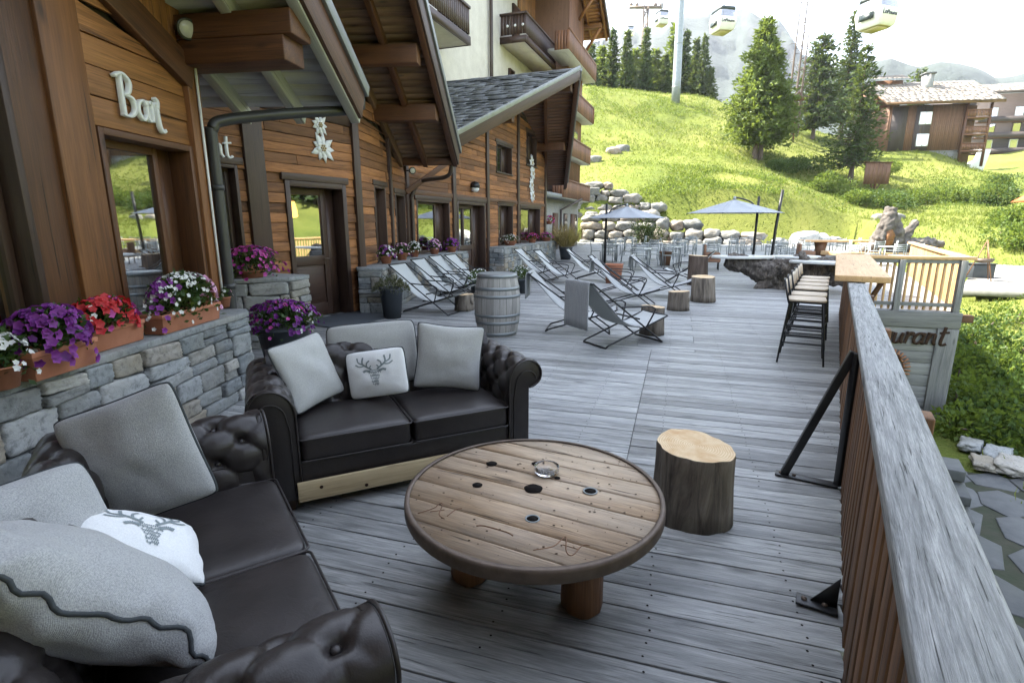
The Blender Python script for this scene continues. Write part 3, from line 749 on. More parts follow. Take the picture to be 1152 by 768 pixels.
mb=MB(); clad(mb,S1,-1.2,.0,2.33,lambda u:min(r1(u),3.06-.44*(u+.05)-.1),[], .205); 
hp(mb,'lintel_boards','orange',bev=.004)
mb=MB(); u=-7.0
while u<-.02:
    zt=r1(u+.08)-.02; zb=3.02-.44*(u+.05) if u>-1.2 else (3.6 if u>-1.85 else 2.95)
    if zt>zb+.05: sbox(mb,S1,u,u+.165,0,.028,zb,zt)
    if u<-3.75: sbox(mb,S1,u,u+.165,0,.028,.8,zb)
    u+=.17
hp(mb,'gable_boards','orange',bev=.004)
mb=MB(); mb.bar(S1(-1.25,.045,3.47),S1(-.02,.045,2.93),.09,.26,V((0,0,1))); hp(mb,'brace','timber',bev=.008)
for a,b,o1,m in ((-1.80,-1.52,.02,'timber'),(-1.52,-1.19,.05,'post'),(-.115,.06,.08,'post'),(-3.95,-3.7,.12,'post')):
    mb=MB(); sbox(mb,S1,a,b,-.2,o1,.8,3.75 if a<-1 else 3.35); hp(mb,'post',m,bev=.008)
mb=MB(); sbox(mb,S1,-7,0,-.25,.03,0,.8); hp(mb,'plinth','mortar')
mb=MB(); clad(mb,S2,-3.2,1.31,0,t2,h2_,.15,th=.045,var=.016); clad(mb,S3,.02,3.3,.0,t3,h3_,.15,th=.045,var=.016); clad(mb,S4,0.05,11.9,0,t4,h4_,.16,th=.04,var=.012)
hp(mb,'cladding','clap',bev=.006)
mb=MB(); clad(mb,S1,-7,0,0,lambda u:.78,[],.2); 
for S,u,w_,zt in ((S2,-.99,.33,4.6),(S2,1.22,.16,4.4),(S3,1.95,.12,3.7),(S3,3.2,.16,3.0),(S4,2.48,.2,3.9),(S4,5.0,.2,5.3),(S4,8.05,.2,6.3),(S4,11.72,.2,4.8),(S4,-.08,.14,3.4)):
    q=MB(); sbox(q,S,u,u+w_,-.02,.1,0,zt); hp(q,'post','darkdoor',bev=.006)
mb=MB()
sbox(mb,S4,.1,11.9,.0,.075,2.32,2.44); hp(mb,'band_board','timber',bev=.005)
# side return of bar section and end wall
mb=MB(); sbox(mb,S1,.0,.05,-2.6,0,0,3.4); hp(mb,'bar_end_wall','orange')
mb=MB(); sbox(mb,S4,11.82,11.9,-5,0,0,4.8); hp(mb,'end_wall','clap')

def window(S,a,b,c,d,g0,g1,dep=.2,fr='darkdoor',head=True,sill=True,curt=False,mull=False,lampz=None):
    """opening a..b, c..d ; glazed part g0..g1 set back dep"""
    w=MB(); t=.06
    sbox(w,S,a,a+.05,-dep-.05,.055,c,d); sbox(w,S,b-.05,b,-dep-.05,.055,c,d); sbox(w,S,a+.05,b-.05,-dep-.05,.055,d-.05,d)
    if head: sbox(w,S,a-.09,b+.09,.0,.075,d,d+.1)
    if sill: sbox(w,S,a-.06,b+.06,-dep,.09,c-.05,c)
    o=hp(w,'window',fr,bev=.004)
    f=MB(); sbox(f,S,g0,g0+t,-dep-.03,-dep+.03,c,d-.05); sbox(f,S,g1-t,g1,-dep-.03,-dep+.03,c,d-.05); sbox(f,S,g0+t,g1-t,-dep-.03,-dep+.03,d-.05-t,d-.05); sbox(f,S,g0+t,g1-t,-dep-.03,-dep+.03,c,c+t)
    if mull: sbox(f,S,(g0+g1)/2-.03,(g0+g1)/2+.03,-dep-.03,-dep+.03,c+t,d-.05-t)
    hp(f,'frame',fr,o,bev=.004)
    p=MB(); p.poly([S(g0+t,-dep,c+t),S(g1-t,-dep,c+t),S(g1-t,-dep,d-.05-t),S(g0+t,-dep,d-.05-t)]); hp(p,'pane','glass',o)
    if g1<b-.1:
        q=MB(); sbox(q,S,g1,b-.05,-dep-.03,-dep,c,d-.05); hp(q,'panel',fr,o)
    if curt:
        q=MB(); q.grid(lambda x,y:S(g0+.1+(g1-g0-.2)*.45*x,-dep-.2+.02*sin(x*40),c+.05+(d-c-.2)*y),40,2); hp(q,'curtain','curtain',o,smooth=True)
    return o
window(S1,-1.18,-.12,.85,2.32,-1.13,-.36,.15,'timber',False,True,True)
window(S1,-3.7,-1.80,.85,2.95,-3.65,-1.85,.1,'darkdoor',False,True)
window(S2,-1.5,-1.1,.85,2.45,-1.45,-1.15,.12)
window(S3,.98,1.69,.85,2.38,1.03,1.64,.16); window(S3,2.36,3.15,.85,2.30,2.41,3.1,.16)
window(S4,.45,2.3,.85,2.22,.5,1.75,.14); window(S4,6.1,7.6,.85,2.28,6.15,6.9,.18); window(S4,8.45,11.1,.85,2.24,8.5,10.2,.18)
window(S4,5.95,7.5,3.35,4.3,6.0,6.9,.16); window(S4,9.15,10.5,3.9,5.15,9.2,9.95,.16)
def door(S,a,b,d,g0,g1,dep,zg,mid=None):
    w=MB(); sbox(w,S,a,a+.09,-dep-.05,.07,0,d); sbox(w,S,b-.09,b,-dep-.05,.07,0,d); sbox(w,S,a+.09,b-.09,-dep-.05,.07,d-.09,d); sbox(w,S,a-.06,b+.06,0,.085,d,d+.11)
    o=hp(w,'door','darkdoor',bev=.005)
    f=MB(); e0,e1=-dep-.035,-dep+.03; t=.11; zt=d-.09
    sbox(f,S,g0,g0+t,e0,e1,.02,zt); sbox(f,S,g1-t,g1,e0,e1,.02,zt); sbox(f,S,g0+t,g1-t,e0,e1,zt-t,zt); sbox(f,S,g0+t,g1-t,e0,e1,.02,.24); sbox(f,S,g0+t,g1-t,e0,e1,zg-.16,zg)
    sbox(f,S,g0+t,g1-t,e0+.01,e1-.03,.24,zg-.16); sbox(f,S,g0+t+.05,g1-t-.05,e1-.03,e1-.008,.3,zg-.22)
    if mid: sbox(f,S,mid-.05,mid+.05,e0,e1+.01,zg,zt-t)
    hp(f,'leaf','darkdoor',o,bev=.005)
    p=MB(); p.poly([S(g0+t,-dep,zg),S(g1-t,-dep,zg),S(g1-t,-dep,zt-t),S(g0+t,-dep,zt-t)]); hp(p,'pane','glass',o)
    if g1<b-.12: q=MB(); sbox(q,S,g1,b-.09,e0,e1-.02,0,zt); hp(q,'panel','darkdoor',o)
    k=MB(); k.tube([S(g1-.05,-dep+.03,1.02),S(g1-.05,-dep+.08,1.02),S(g1-.17,-dep+.08,1.02)],.011,8); hp(k,'handle','steel',o,smooth=True)
door(S2,-.31,1.0,2.30,-.22,.72,.2,1.08); door(S4,2.77,4.9,2.26,2.86,4.35,.18,.95,3.6)
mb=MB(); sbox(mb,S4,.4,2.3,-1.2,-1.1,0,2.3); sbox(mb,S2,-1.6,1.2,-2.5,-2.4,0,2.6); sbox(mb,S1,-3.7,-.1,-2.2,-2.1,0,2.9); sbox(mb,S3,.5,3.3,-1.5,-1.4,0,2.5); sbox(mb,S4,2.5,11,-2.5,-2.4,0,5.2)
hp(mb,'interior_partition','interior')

# --- roofs
def slates(mb,P,nu_,nv_,lu,lv,lift=.05,m=0):
    """P(a,b,h): a along eave 0..1, b up slope 0..1"""
    for j in range(nv_):
        a=-random.uniform(0,.6)/nu_
        while a<1:
            wd=random.uniform(.6,1.5)/nu_; a0=max(a,-.004); a1=min(a+wd*.97,1.004); b0=j/nv_-.35/nv_*random.uniform(.2,1); b1=min(1.0,(j+1.25)/nv_)
            h0=lift+.035+random.uniform(-.012,.02); h1=lift+.002+random.uniform(0,.01); th=random.uniform(.018,.035)
            if a1>a0:
                pts=[P(a0,b0,h0),P(a1,b0+random.uniform(-.1,.1)/nv_,h0+random.uniform(-.01,.01)),P(a1,b1,h1),P(a0,b1,h1)]
                nrm=(pts[1]-pts[0]).cross(pts[3]-pts[0]).normalized()
                if nrm.z<0: nrm=-nrm
                g=[(x*lu+j*3.1,y*lv,random.random()) for x,y in ((a0,b0),(a1,b0),(a1,b1),(a0,b1))]
                mb.add(pts+[p+nrm*th for p in pts],[(4,5,6,7),(3,2,1,0),(0,1,5,4),(1,2,6,5),(2,3,7,6),(3,0,4,7)],g+g,random.random())
            a+=wd
def roof_slope(S,ue,ze,ur,zr,o0,oe,orr,th,under,rafm,barge,nsl,side=1,purlins=(),rstep=.62,rafw=.1,slate='slate'):
    """slope from eave (ue,ze) to ridge (ur,zr); back edge o0; front edge oe at eave, orr at ridge"""
    def P(a,b,h):
        o=o0+(oe+(orr-oe)*b-o0)*a; u=ue+(ur-ue)*b; z=ze+(zr-ze)*b
        n=V((-(zr-ze),(ur-ue))); n.normalize()
        if n.y<0: n=-n
        return S(u+n.x*h,o,z+n.y*h)
    L=math.hypot(ur-ue,zr-ze); W=oe-o0
    o=None
    mb=MB(); c=[P(0,0,0),P(1,0,0),P(1,1,0),P(0,1,0)]; d=[P(0,0,th),P(1,0,th),P(1,1,th),P(0,1,th)]
    nb=max(2,int(L/.17))
    for i in range(nb):   # boards run along the ridge direction
        b0,b1=i/nb,(i+.992)/nb; g=random.uniform(-30,30)
        q=[P(0,b0,0),P(1,b0,0),P(1,b1,0),P(0,b1,0)]; q2=[P(0,b0,th),P(1,b0,th),P(1,b1,th),P(0,b1,th)]
        gp=[(x*W+g,y*L+g,z) for z in (0,th) for x,y in ((0,b0),(1,b0),(1,b1),(0,b1))]
        mb.add(q+q2,[(0,1,2,3),(7,6,5,4),(0,4,5,1),(1,5,6,2),(2,6,7,3),(3,7,4,0)],gp)
    o=hp(mb,'roof',under)
    mb=MB(); slates(mb,P,max(3,int(max(W,abs(orr-o0))/.5)),max(3,int(L/.3)),W,L,th,0); hp(mb,'slates',slate,o)
    mb=MB(); k=0; a=1-.05/W
    while a>0 and k<30:
        for (b0,b1) in ((-.02,.98),):
            q=[P(a,b0,-.001),P(a,b1,-.001)]; nn=(P(a,.5,1)-P(a,.5,0)).normalized()
            mb.bar(q[0]-nn*.075,q[1]-nn*.075,rafw,.15,nn)
        a-=rstep/W; k+=1
    hp(mb,'rafters',rafm,o,bev=.004)
    mb=MB(); nn=(P(1,.5,1)-P(1,.5,0)).normalized(); oo=S.o*.02
    mb.bar(P(1,-.01,th/2-.05)+oo,P(1,1.0,th/2-.05)+oo,.04,th+.16,nn); hp(mb,'bargeboard',barge,o,bev=.004)
    mb=MB(); mb.bar(P(1,-.015,th+.035)+oo*2.6,P(1,1.0,th+.035)+oo*2.6,.05,.13,nn); hp(mb,'flashing','metalgrey',o,bev=.003)
    return P,o
# gable one (bar)
P1,ro1=roof_slope(S1,1.12,2.90,-3.2,5.06,-6.5,1.2,1.2,.2,'whitesoffit','rafter','timber',9,rstep=.62)
roof_slope(S1,-7.6,2.90,-3.2,5.06,-6.5,1.2,1.2,.2,'whitesoffit','rafter','timber',9)
mb=MB(); Sb=Sec((-2.95,5.2),9); sbox(mb,Sb,-.12,.2,-.3,1.05,3.0,3.2); sbox(mb,Sb,-.12,.2,-.3,1.13,3.2,3.4); hp(mb,'purlin','timber',bev=.012)
mb=MB(); sbox(mb,S1,-3.36,-3.04,-.3,1.15,4.5,4.9); hp(mb,'ridge_beam','timber',bev=.03)
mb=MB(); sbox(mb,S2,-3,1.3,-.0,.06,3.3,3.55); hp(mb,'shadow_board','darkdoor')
# gable two
P2,ro2=roof_slope(S3,2.95,3.08,-1.3,5.42,-6.5,1.38,1.5,.22,'soffit','timber','darkdoor',9,rstep=.7)
roof_slope(S3,-4.2,3.9,-1.3,5.42,-4.5,1.4,1.5,.22,'soffit','timber','darkdoor',7)
for u0,z in ((1.2,3.62),(-1.42,4.9),(-.1,4.3)):
    mb=MB(); sbox(mb,S3,u0,u0+.24,-.2,1.3,z,z+.3); hp(mb,'purlin','timber',bev=.01)
mb=MB(); mb.bar(S3(2.95,.06,2.98),S3(-1.3,.06,5.3),.1,.2); hp(mb,'brace','soffit',bev=.006)
mb=MB(); mb.bar(S3(2.95,1.3,3.02),S3(2.95,-.1,3.02),.14,.16); hp(mb,'eave_beam','timber',bev=.01)
mb=MB(); mb.bar(S4(-.12,.1,2.35),S4(.7,.75,3.05),.1,.12); hp(mb,'knee_brace','timber',bev=.008)
# gable three (prow)
P3,ro3=roof_slope(S4,1.3,3.62,7.6,6.55,-7,.75,2.45,.2,'soffit','timber','darkdoor',12,rstep=.9,rafw=.12)
P4,ro4=roof_slope(S4,13.6,3.35,7.6,6.55,-7,.55,2.45,.2,'timber','timber','darkdoor',12,rstep=.9,rafw=.12)
for u0,z in ((4.3,4.6),(10.6,4.55),(7.48,6.05)):
    mb=MB(); sbox(mb,S4,u0,u0+.26,-.2,1.2 if u0!=7.48 else 2.2,z,z+.3); hp(mb,'purlin','timber',bev=.02)
# --- rain pipes
mb=MB(); pa=S1(1.12,1.12,2.86); mb.tube(spline([pa+V((0,0,.06)),pa,pa.lerp(S1(.1,.14,2.6),.5),S1(.2,.2,2.6),S1(.11,.12,2.5),S1(.1,.11,2.3),S1(.1,.11,.4)],6),.052,14)
mb.tube([S1(.1,.11,1.95),S1(.1,.11,2.0)],.06,14); mb.tube([S1(.1,.11,1.0),S1(.1,.11,1.05)],.06,14)
hp(mb,'drainpipe','pipe',smooth=True)
mb=MB(); pb=S3(3.05,1.2,3.3); mb.tube(spline([pb,pb+V((.02,.0,-.38)),pb+V((-.12,0.1,-.6)),S4(.2,.35,2.62),S4(.1,.14,2.3),S4(.1,.13,2.0),S4(.1,.13,.4)],6),.05,12); hp(mb,'drainpipe','pipebrown',smooth=True)
mb=MB(); mb.lathe([(.05,0),(.12,.12),(.13,.25),(.0,.25)],pb+V((0,0,-.05)),12); hp(mb,'gutter_head','metalgrey',smooth=True)
mb=MB(); mb.tube([S1(-.005,.095,3.05),S1(-.005,.095,.86)],.012,8); hp(mb,'conduit','white',smooth=True)

# --- stone sill walls, pier
def stonewall(name,label,faces,tops,h,cap=.055):
    """faces: list of (p,q,height0): quads of masonry; tops: polygon of the cap"""
    c=sum((V(p) for p in tops),V((0,0,0)))/len(tops); o=thing(name,label,'wall',(c.x,c.y,0))
    mo=MB(); mo.prism([(p[0],p[1]) for p in tops],(0,0,0),Matrix.Identity(3),h-.01); 
    k=MB()
    for p,q in faces:
        p=V((p[0],p[1],0)); q=V((q[0],q[1],0)); L=(q-p).length; x=(q-p)/L; nn=V((x.y,-x.x,0)); z=0.0
        while z<h-.05:
            rh=min(random.uniform(.08,.23),h-z); 
            if h-z-rh<.05: rh=h-z
            a=0.0
            while a<L-.02:
                wd=min(random.uniform(.12,.44)*(1.1 if rh>.13 else 1.2),L-a)
                if L-a-wd<.08: wd=L-a
                sub=[(z,rh)]
                if rh>.13 and random.random()<.35: sub=[(z,rh*.45),(z+rh*.45,rh*.55)]
                for zz,hh in sub:
                    dd=random.uniform(.0,.035); ctr=p+x*(a+wd/2)+nn*(dd-.05)+V((0,0,zz+hh/2))
                    k.blob(ctr,(wd/2*.985,.075,hh/2*.965),random.random()*99,.085,1.7,4,Matrix((x,nn,V((0,0,1)))).transposed() @ Matrix.Rotation(random.uniform(-.07,.07),3,'Y'),boxy=.9,full=1.0)
                a+=wd
            z+=rh
    ct_=MB(); pts=[V((p[0],p[1],0)) for p in tops]; n=len(pts); fine=[]
    for i in range(n):
        a,b=pts[i],pts[(i+1)%n]; m=max(1,int((b-a).length/.12))
        for j in range(m):
            p=a.lerp(b,j/m); dirn=(b-a).normalized(); nn=V((dirn.y,-dirn.x,0)); fine.append(p+nn*(.03+.022*mnoise.noise(V((p.x*4,p.y*4,1)))+random.uniform(-.006,.006)))
    ct_.prism([(p.x,p.y) for p in fine],(0,0,h),Matrix.Identity(3),cap)
    loc(mo,o).build('mortar_core','mortar',o); loc(k,o).build('masonry','stone',o,smooth=True); loc(ct_,o).build('cap_slab','capstone',o,bev=.008)
    return o
random.seed(21)
a=[S1(-6.5,.42,0),S1(-.1,.36,0),S1(.0,.30,0),S1(.0,-.02,0),S1(-6.5,-.02,0)]
stonewall('stone_wall','rubble stone sill wall with slab top under the bar window','',[],.8) if False else stonewall('stone_wall','rubble stone sill wall with slab top under the bar window',[(a[0],a[1]),(a[1],a[3])],a,.755)
a=[V((-3.72,6.75,0)),V((-2.98,7.05,0)),V((-2.86,7.4,0)),V((-3.6,7.75,0))]
stonewall('stone_pier','squat stone pier beside the restaurant door holding magenta flowers',[(a[0],a[1]),(a[1],a[2])],a,.88)
a=[S3(-.35,.12,0),S3(-.3,.55,0),S3(3.3,.52,0),S4(2.45,.5,0),S4(2.45,-.05,0),S3(3.3,-.02,0),S3(0,-.02,0)]
stonewall('stone_wall','low stone wall with flower pots between the two restaurant doors',[(a[0],a[1]),(a[1],a[2]),(a[2],a[3]),(a[3],a[4])],a,.78)
a=[S4(5.15,.6,0),S4(11.9,.55,0),S4(11.9,-.02,0),S4(5.15,-.02,0)]
stonewall('stone_wall','far low stone wall under the windows beyond the glazed entrance door',[(a[3],a[0]),(a[0],a[1])],a,.78)

# --- wall ornaments and lamps
sgn=thing('bar_sign','white hand cut Bar lettering on boards above the bar window','sign',S1(-.7,.05,2.4))
mb=MB(); letters(mb,'Ba',S1(-.93,.045,2.44),S1.Rl,.142,.10,.035,-.02); letters(mb,'q',S1(-.93+.142*2.1,.045,2.44),S1.Rl,.142,.10,.035); put(mb,'lettering','white',sgn)
sg2=thing('restaurant_sign','white script restaurant lettering partly hidden behind the grey drainpipe','sign',S2(-2.2,.06,2.5))
mb=MB(); letters(mb,'Restaurant',S2(-2.62,.055,2.53),S2.Rl,.165,.105,.035); put(mb,'lettering','white',sg2)
def edelweiss(S,u,z,r,par,seed):
    random.seed(seed)
    mb=MB()
    for ring,(n,rr,w_) in enumerate(((9,1.0,.2),(6,.55,.17))):
        for i in range(n):
            a=2*pi*(i+random.uniform(-.15,.15))/n+ring*.3; L=r*rr*random.uniform(.8,1.1); ww=r*w_
            c,s_=cos(a),sin(a); pts=[(0,-ww*.4),(L*.55,-ww),(L,0),(L*.55,ww),(0,ww*.4)]
            mb.prism([(x*c-y*s_,x*s_+y*c) for x,y in pts],S(u,.05+ring*.014+i*.0009,z),S.Rl,.014)
    put(mb,'petals','white',par)
    mb=MB()
    for i in range(7):
        a=2*pi*i/6; q=0 if i==6 else r*.16; mb.lathe([(r*.075,0),(r*.06,.02),(0,.028)],S(u+cos(a)*q,.078,z+sin(a)*q),8,S.Rl)
    put(mb,'centre','pine',par)
e=thing('edelweiss_ornament','large white wooden edelweiss pair above the restaurant door','ornament',S2(.5,.05,2.7))
edelweiss(S2,.53,2.86,.27,e,3); edelweiss(S2,.50,3.22,.20,e,4)
e=thing('edelweiss_ornament','tall vertical garland of white edelweiss on the far gable wall','ornament',S4(9.8,.05,2.8))
for i,(du,z,r) in enumerate(((.1,2.72,.36),(-.05,3.15,.34),(.08,3.6,.36),(0,4.0,.34))): edelweiss(S4,9.85+du,z,r,e,10+i)
def flood(lab,p,fwd,sc=1.0):
    o=thing('floodlight',lab,'lamp',p); R=axes(V(fwd)); Rz=Matrix((R.col[1],R.col[2],R.col[0])).transposed()
    mb=MB(); mb.lathe([(.02,-.13*sc),(.05*sc,-.12*sc),(.075*sc,-.05*sc),(.088*sc,0),(.088*sc,.012),(.078*sc,.014)],p,20,Rz); put(mb,'housing','black',o,smooth=True)
    mb=MB(); mb.lathe([(.079*sc,.004),(.06*sc,.02*sc),(.03*sc,.028*sc),(0,.03*sc)],p,20,Rz); put(mb,'lens','lens',o,smooth=True)
    mb=MB(); mb.tube([V(p)-V(fwd).normalized()*.1*sc,V(p)-V(fwd).normalized()*.14*sc+V((-.1,.02,0))],.014,8); put(mb,'bracket','black',o)
flood('round floodlight with glass lens above the Bar lettering',S1(-.16,.16,3.27),(.75,-.55,-.2))
flood('round floodlight under the brown eave of the middle gable',S3(3.0,.3,2.83),(.55,-.8,-.1),.95)
lo=thing('floodlight','dark floodlight seen from the side on the white soffit eave corner','lamp',S1(1.15,1.2,2.95)); p=S1(1.3,1.12,2.98)
mb=MB(); mb.lathe([(.03,-.1),(.07,-.08),(.08,0),(.085,.08),(.0,.085)],p,18,Matrix((V((0,1,0)),V((0,0,1)),V((1,0,0)))).transposed()); put(mb,'housing','black',lo,smooth=True)
mb=MB(); mb.tube([p-V((.1,0,0)),S1(1.05,1.1,2.95)],.014,8); put(mb,'bracket','black',lo)
wl_=thing('wall_lamp','black hooded wall lamp with white globe above entrance door','lamp',S4(3.9,.05,2.7)); p=S4(3.9,.14,2.7)
mb=MB(); mb.lathe([(.15,-.02),(.15,.07),(.11,.15),(0,.18)],p,18); mb.bar(S4(3.9,.03,2.75),p,.08,.1); put(mb,'hood','black',wl_,smooth=True)
mb=MB(); mb.lathe([(.0,-.15),(.07,-.135),(.12,-.08),(.135,-.02)],p,18); put(mb,'globe','white',wl_,smooth=True)
pl_=thing('pendant_lamp','glowing orange pendant lamp seen through the restaurant door glass','lamp',S2(.45,-.7,1.9))
mb=MB(); mb.lathe([(.05,.16),(.085,.0),(.09,-.1),(.06,-.12)],S2(.45,-.7,1.85),16); put(mb,'lamp_shade','lampglow',pl_,smooth=True)
mb=MB(); mb.tube([S2(.45,-.7,2.0),S2(.45,-.7,2.5)],.006,6); put(mb,'cord','black',pl_)
pl_=thing('pendant_lamp','small glowing orange pendant lamp inside the far narrow window','lamp',S4(6.4,-.8,2.0))
mb=MB(); mb.lathe([(.07,.2),(.12,.0),(.12,-.12),(.08,-.14)],S4(6.5,-.6,1.95),14); put(mb,'lamp_shade','lampglow',pl_,smooth=True)
mb=MB(); mb.tube([S4(6.5,-.6,2.1),S4(6.5,-.6,2.6)],.008,6); put(mb,'cord','black',pl_)
mb=MB(); sbox(mb,S2,-.3,1.25,.0,1.0,.003,.02); tag(mb.build('door_mat','mat',bev=.004),'dark grey doormat on the deck before the restaurant door','mat')

# ------------------------------------------------------------------ plastered hotel behind
HT=thing('plaster_hotel','cream plastered hotel with dark balconies rising behind the timber restaurant','building',S4(14,-8,0))
def hh(mb,name,mat,par=None,**kw):
    o=loc(mb,HT).build(name,mat,None,**kw); o.parent=par or HT; return o
mb=MB(); sbox(mb,S4,-16,31,-14,-4.0,0,15.2); hh(mb,'wall','plaster')
mb=MB(); sbox(mb,S4,19.5,31.5,-4.0,-3.93,12.6,15.2); hh(mb,'timber_facing','orange')
mb=MB()
for k in range(66): sbox(mb,S4,19.5+k*.175,19.5+k*.175+.165,-3.93,-3.9,12.6,15.2)
hh(mb,'facing_boards','orange')
def hbalc(u0,u1,z0,o1):
    f=MB(); sbox(f,S4,u0,u1,-4.0,o1,z0,z0+.22); o=hh(f,'balcony','plaster')
    f=MB(); sbox(f,S4,u0-.02,u1+.02,o1-.04,o1+.06,z0-.02,z0+.3); sbox(f,S4,u0-.06,u0+.0,-4.0,o1+.06,z0-.02,z0+.3); sbox(f,S4,u1,u1+.06,-4.0,o1+.06,z0-.02,z0+.3)
    k=u0
    while k<u1: sbox(f,S4,k,k+.155,o1,o1+.03,z0+.38,z0+1.3); k+=.172
    k=-3.95
    while k<o1: sbox(f,S4,u0-.03,u0,k,k+.155,z0+.38,z0+1.3); sbox(f,S4,u1,u1+.03,k,k+.155,z0+.38,z0+1.3); k+=.172
    sbox(f,S4,u0-.08,u1+.08,o1-.03,o1+.07,z0+1.3,z0+1.4); sbox(f,S4,u0-.08,u0+.03,-4,o1-.03,z0+1.3,z0+1.4); sbox(f,S4,u1-.03,u1+.08,-4,o1-.03,z0+1.3,z0+1.4)
    hh(f,'rail_boards','darkdoor',o)
    f=MB()
    for k in (.3,.6,.9): f.lathe([(.07,0),(.05,.02),(0,.02)],S4(u0-.032,-4+(o1+4)*k,z0+.8),10,Matrix((S4.o,V((0,0,1)),-S4.u)).transposed())
    hh(f,'cut_ornaments','white',o)
hbalc(2,9.7,8.6,-2.6); hbalc(16.8,26,10.75,-2.6)
for u in (15.2,27.2):
    mb=MB(); mb.tube([S4(u,-3.85,5),S4(u,-3.85,15.1)],.09,10); hh(mb,'drainpipe','pipebrown',smooth=True)
for u,z,w_,d in ((18.0,8.6,.8,1.3),(18.6,11.2,1.0,2.1),(21.5,11.2,1.0,2.1),(5,9.0,1.2,2.1)):
    mb=MB(); sbox(mb,S4,u,u+w_,-4.0,-3.88,z,z+d); o=hh(mb,'window','darkdoor'); mb=MB(); mb.poly([S4(u+.08,-3.875,z+.08),S4(u+w_-.08,-3.875,z+.08),S4(u+w_-.08,-3.875,z+d-.08),S4(u+.08,-3.875,z+d-.08)]); hh(mb,'pane','glass',o)
mb=MB(); sbox(mb,S4,-17,32,-15,-2.6,15.2,15.5); hh(mb,'roof','soffit')

# ------------------------------------------------------------------ far timber chalet with stone base
TC=thing('timber_chalet','tall timber chalet with stone ground floor and stacked balconies beyond the restaurant','building',S4(22,-5,0))
def tc(mb,name,mat,par=None,**kw):
    o=loc(mb,TC).build(name,mat,None,**kw); o.parent=par or TC; return o
mb=MB(); sbox(mb,S4,14.5,26.7,-9,-1.9,-.5,3.2); tc(mb,'stone_base','chaletstone')
mb=MB(); sbox(mb,S4,22.5,26.5,-9,-1.8,3.2,16.5); sbox(mb,S4,15,22.5,-9,-2.2,3.2,8.6); tc(mb,'wall','chaletwood')
mb=MB(); k=22.5
while k<26.4: sbox(mb,S4,k,k+.17,-1.8,-1.77,3.2,16.3); k+=.18
tc(mb,'facing_boards','balcony')
for z,o1,u0,u1 in ((3.2,-1.15,19.5,26.8),(5.7,-1.15,19.5,26.7),(8.4,-1.1,19.5,26.9),(11.1,-1.0,19.5,27.0)):
    f=MB(); sbox(f,S4,u0,u1,-2.2,o1,z-.18,z); o=tc(f,'balcony','whitesoffit')
    f=MB(); k=u0
    while k<u1: sbox(f,S4,k,k+.15,o1,o1+.035,z-.12,z+.85); k+=.165
    k=-1.8
    while k<o1: sbox(f,S4,u0-.03,u0,k,k+.15,z-.12,z+.85); sbox(f,S4,u1,u1+.03,k,k+.15,z-.12,z+.85); k+=.165
    sbox(f,S4,u0-.05,u1+.05,o1-.02,o1+.06,z+.85,z+.95); tc(f,'rail_boards','balcony',o)
for u,z,w_,d in ((17.6,.9,.9,1.4),(22.6,.9,.8,1.3),(25.4,.9,.8,1.3),(24,6.0,1.2,1.5),(24,8.7,1.2,1.5),(24,11.4,1.2,1.5)):
    mb=MB(); e=-1.9 if z<3 else -1.77; sbox(mb,S4,u,u+w_,e,e+.07,z,z+d); o=tc(mb,'window','darkdoor'); mb=MB(); mb.poly([S4(u+.1,e+.075,z+.1),S4(u+w_-.1,e+.075,z+.1),S4(u+w_-.1,e+.075,z+d-.1),S4(u+.1,e+.075,z+d-.1)]); tc(mb,'pane','glass',o)
for u in (20.0,24.5):
    mb=MB(); sbox(mb,S4,u,u+1.0,-1.9,-1.82,0,2.2); tc(mb,'door','timber')
mb=MB(); mb.tube([S4(21.6,-1.8,0),S4(21.6,-1.8,2.4),S4(23.4,-.9,3.1)],.07,8); tc(mb,'drainpipe','pipebrown',smooth=True)
mb=MB(); sbox(mb,S4,14.4,22,-1.9,-1.2,3.0,3.25); tc(mb,'ledge','greywood')
for (ue,ze,ur,zr) in ((28.3,14.0,22.6,17.2),(17,14.0,22.6,17.2)):
    def P(a,b,h,ue=ue,ze=ze,ur=ur,zr=zr): return S4(ue+(ur-ue)*b,-9+(8.6)*a,ze+(zr-ze)*b+h)
    mb=MB()
    for i in range(24):
        b0,b1=i/24,(i+.95)/24; mb.add([P(0,b0,0),P(1,b0,0),P(1,b1,0),P(0,b1,0),P(0,b0,.3),P(1,b0,.3),P(1,b1,.3),P(0,b1,.3)],[(0,1,2,3),(7,6,5,4),(0,4,5,1),(1,5,6,2),(2,6,7,3),(3,7,4,0)],[(x*8,y*7,0) for _ in (0,1) for x,y in ((0,b0),(1,b0),(1,b1),(0,b1))])
    o=tc(mb,'roof','orange'); mb=MB()
    for i in range(9):
        a=1-.02-i*.12; mb.bar(P(a,0,-.1),P(a,1,-.1),.14,.2)
    tc(mb,'rafters','orange',o); mb=MB(); mb.bar(P(1,-.01,.1)+S4.o*.05,P(1,1,.1)+S4.o*.05,.06,.4); tc(mb,'bargeboard','darkdoor',o)
for u,z in ((27.0,14.3),(24.8,15.5),(22.5,16.6)):
    mb=MB(); sbox(mb,S4,u,u+.3,-1.9,-.7,z,z+.35); tc(mb,'purlin','orange',bev=.02)
    mb=MB(); mb.bar(S4(u+.15,-1.75,z-1.3),S4(u+.15,-.8,z),.14,.16); tc(mb,'brace','orange')

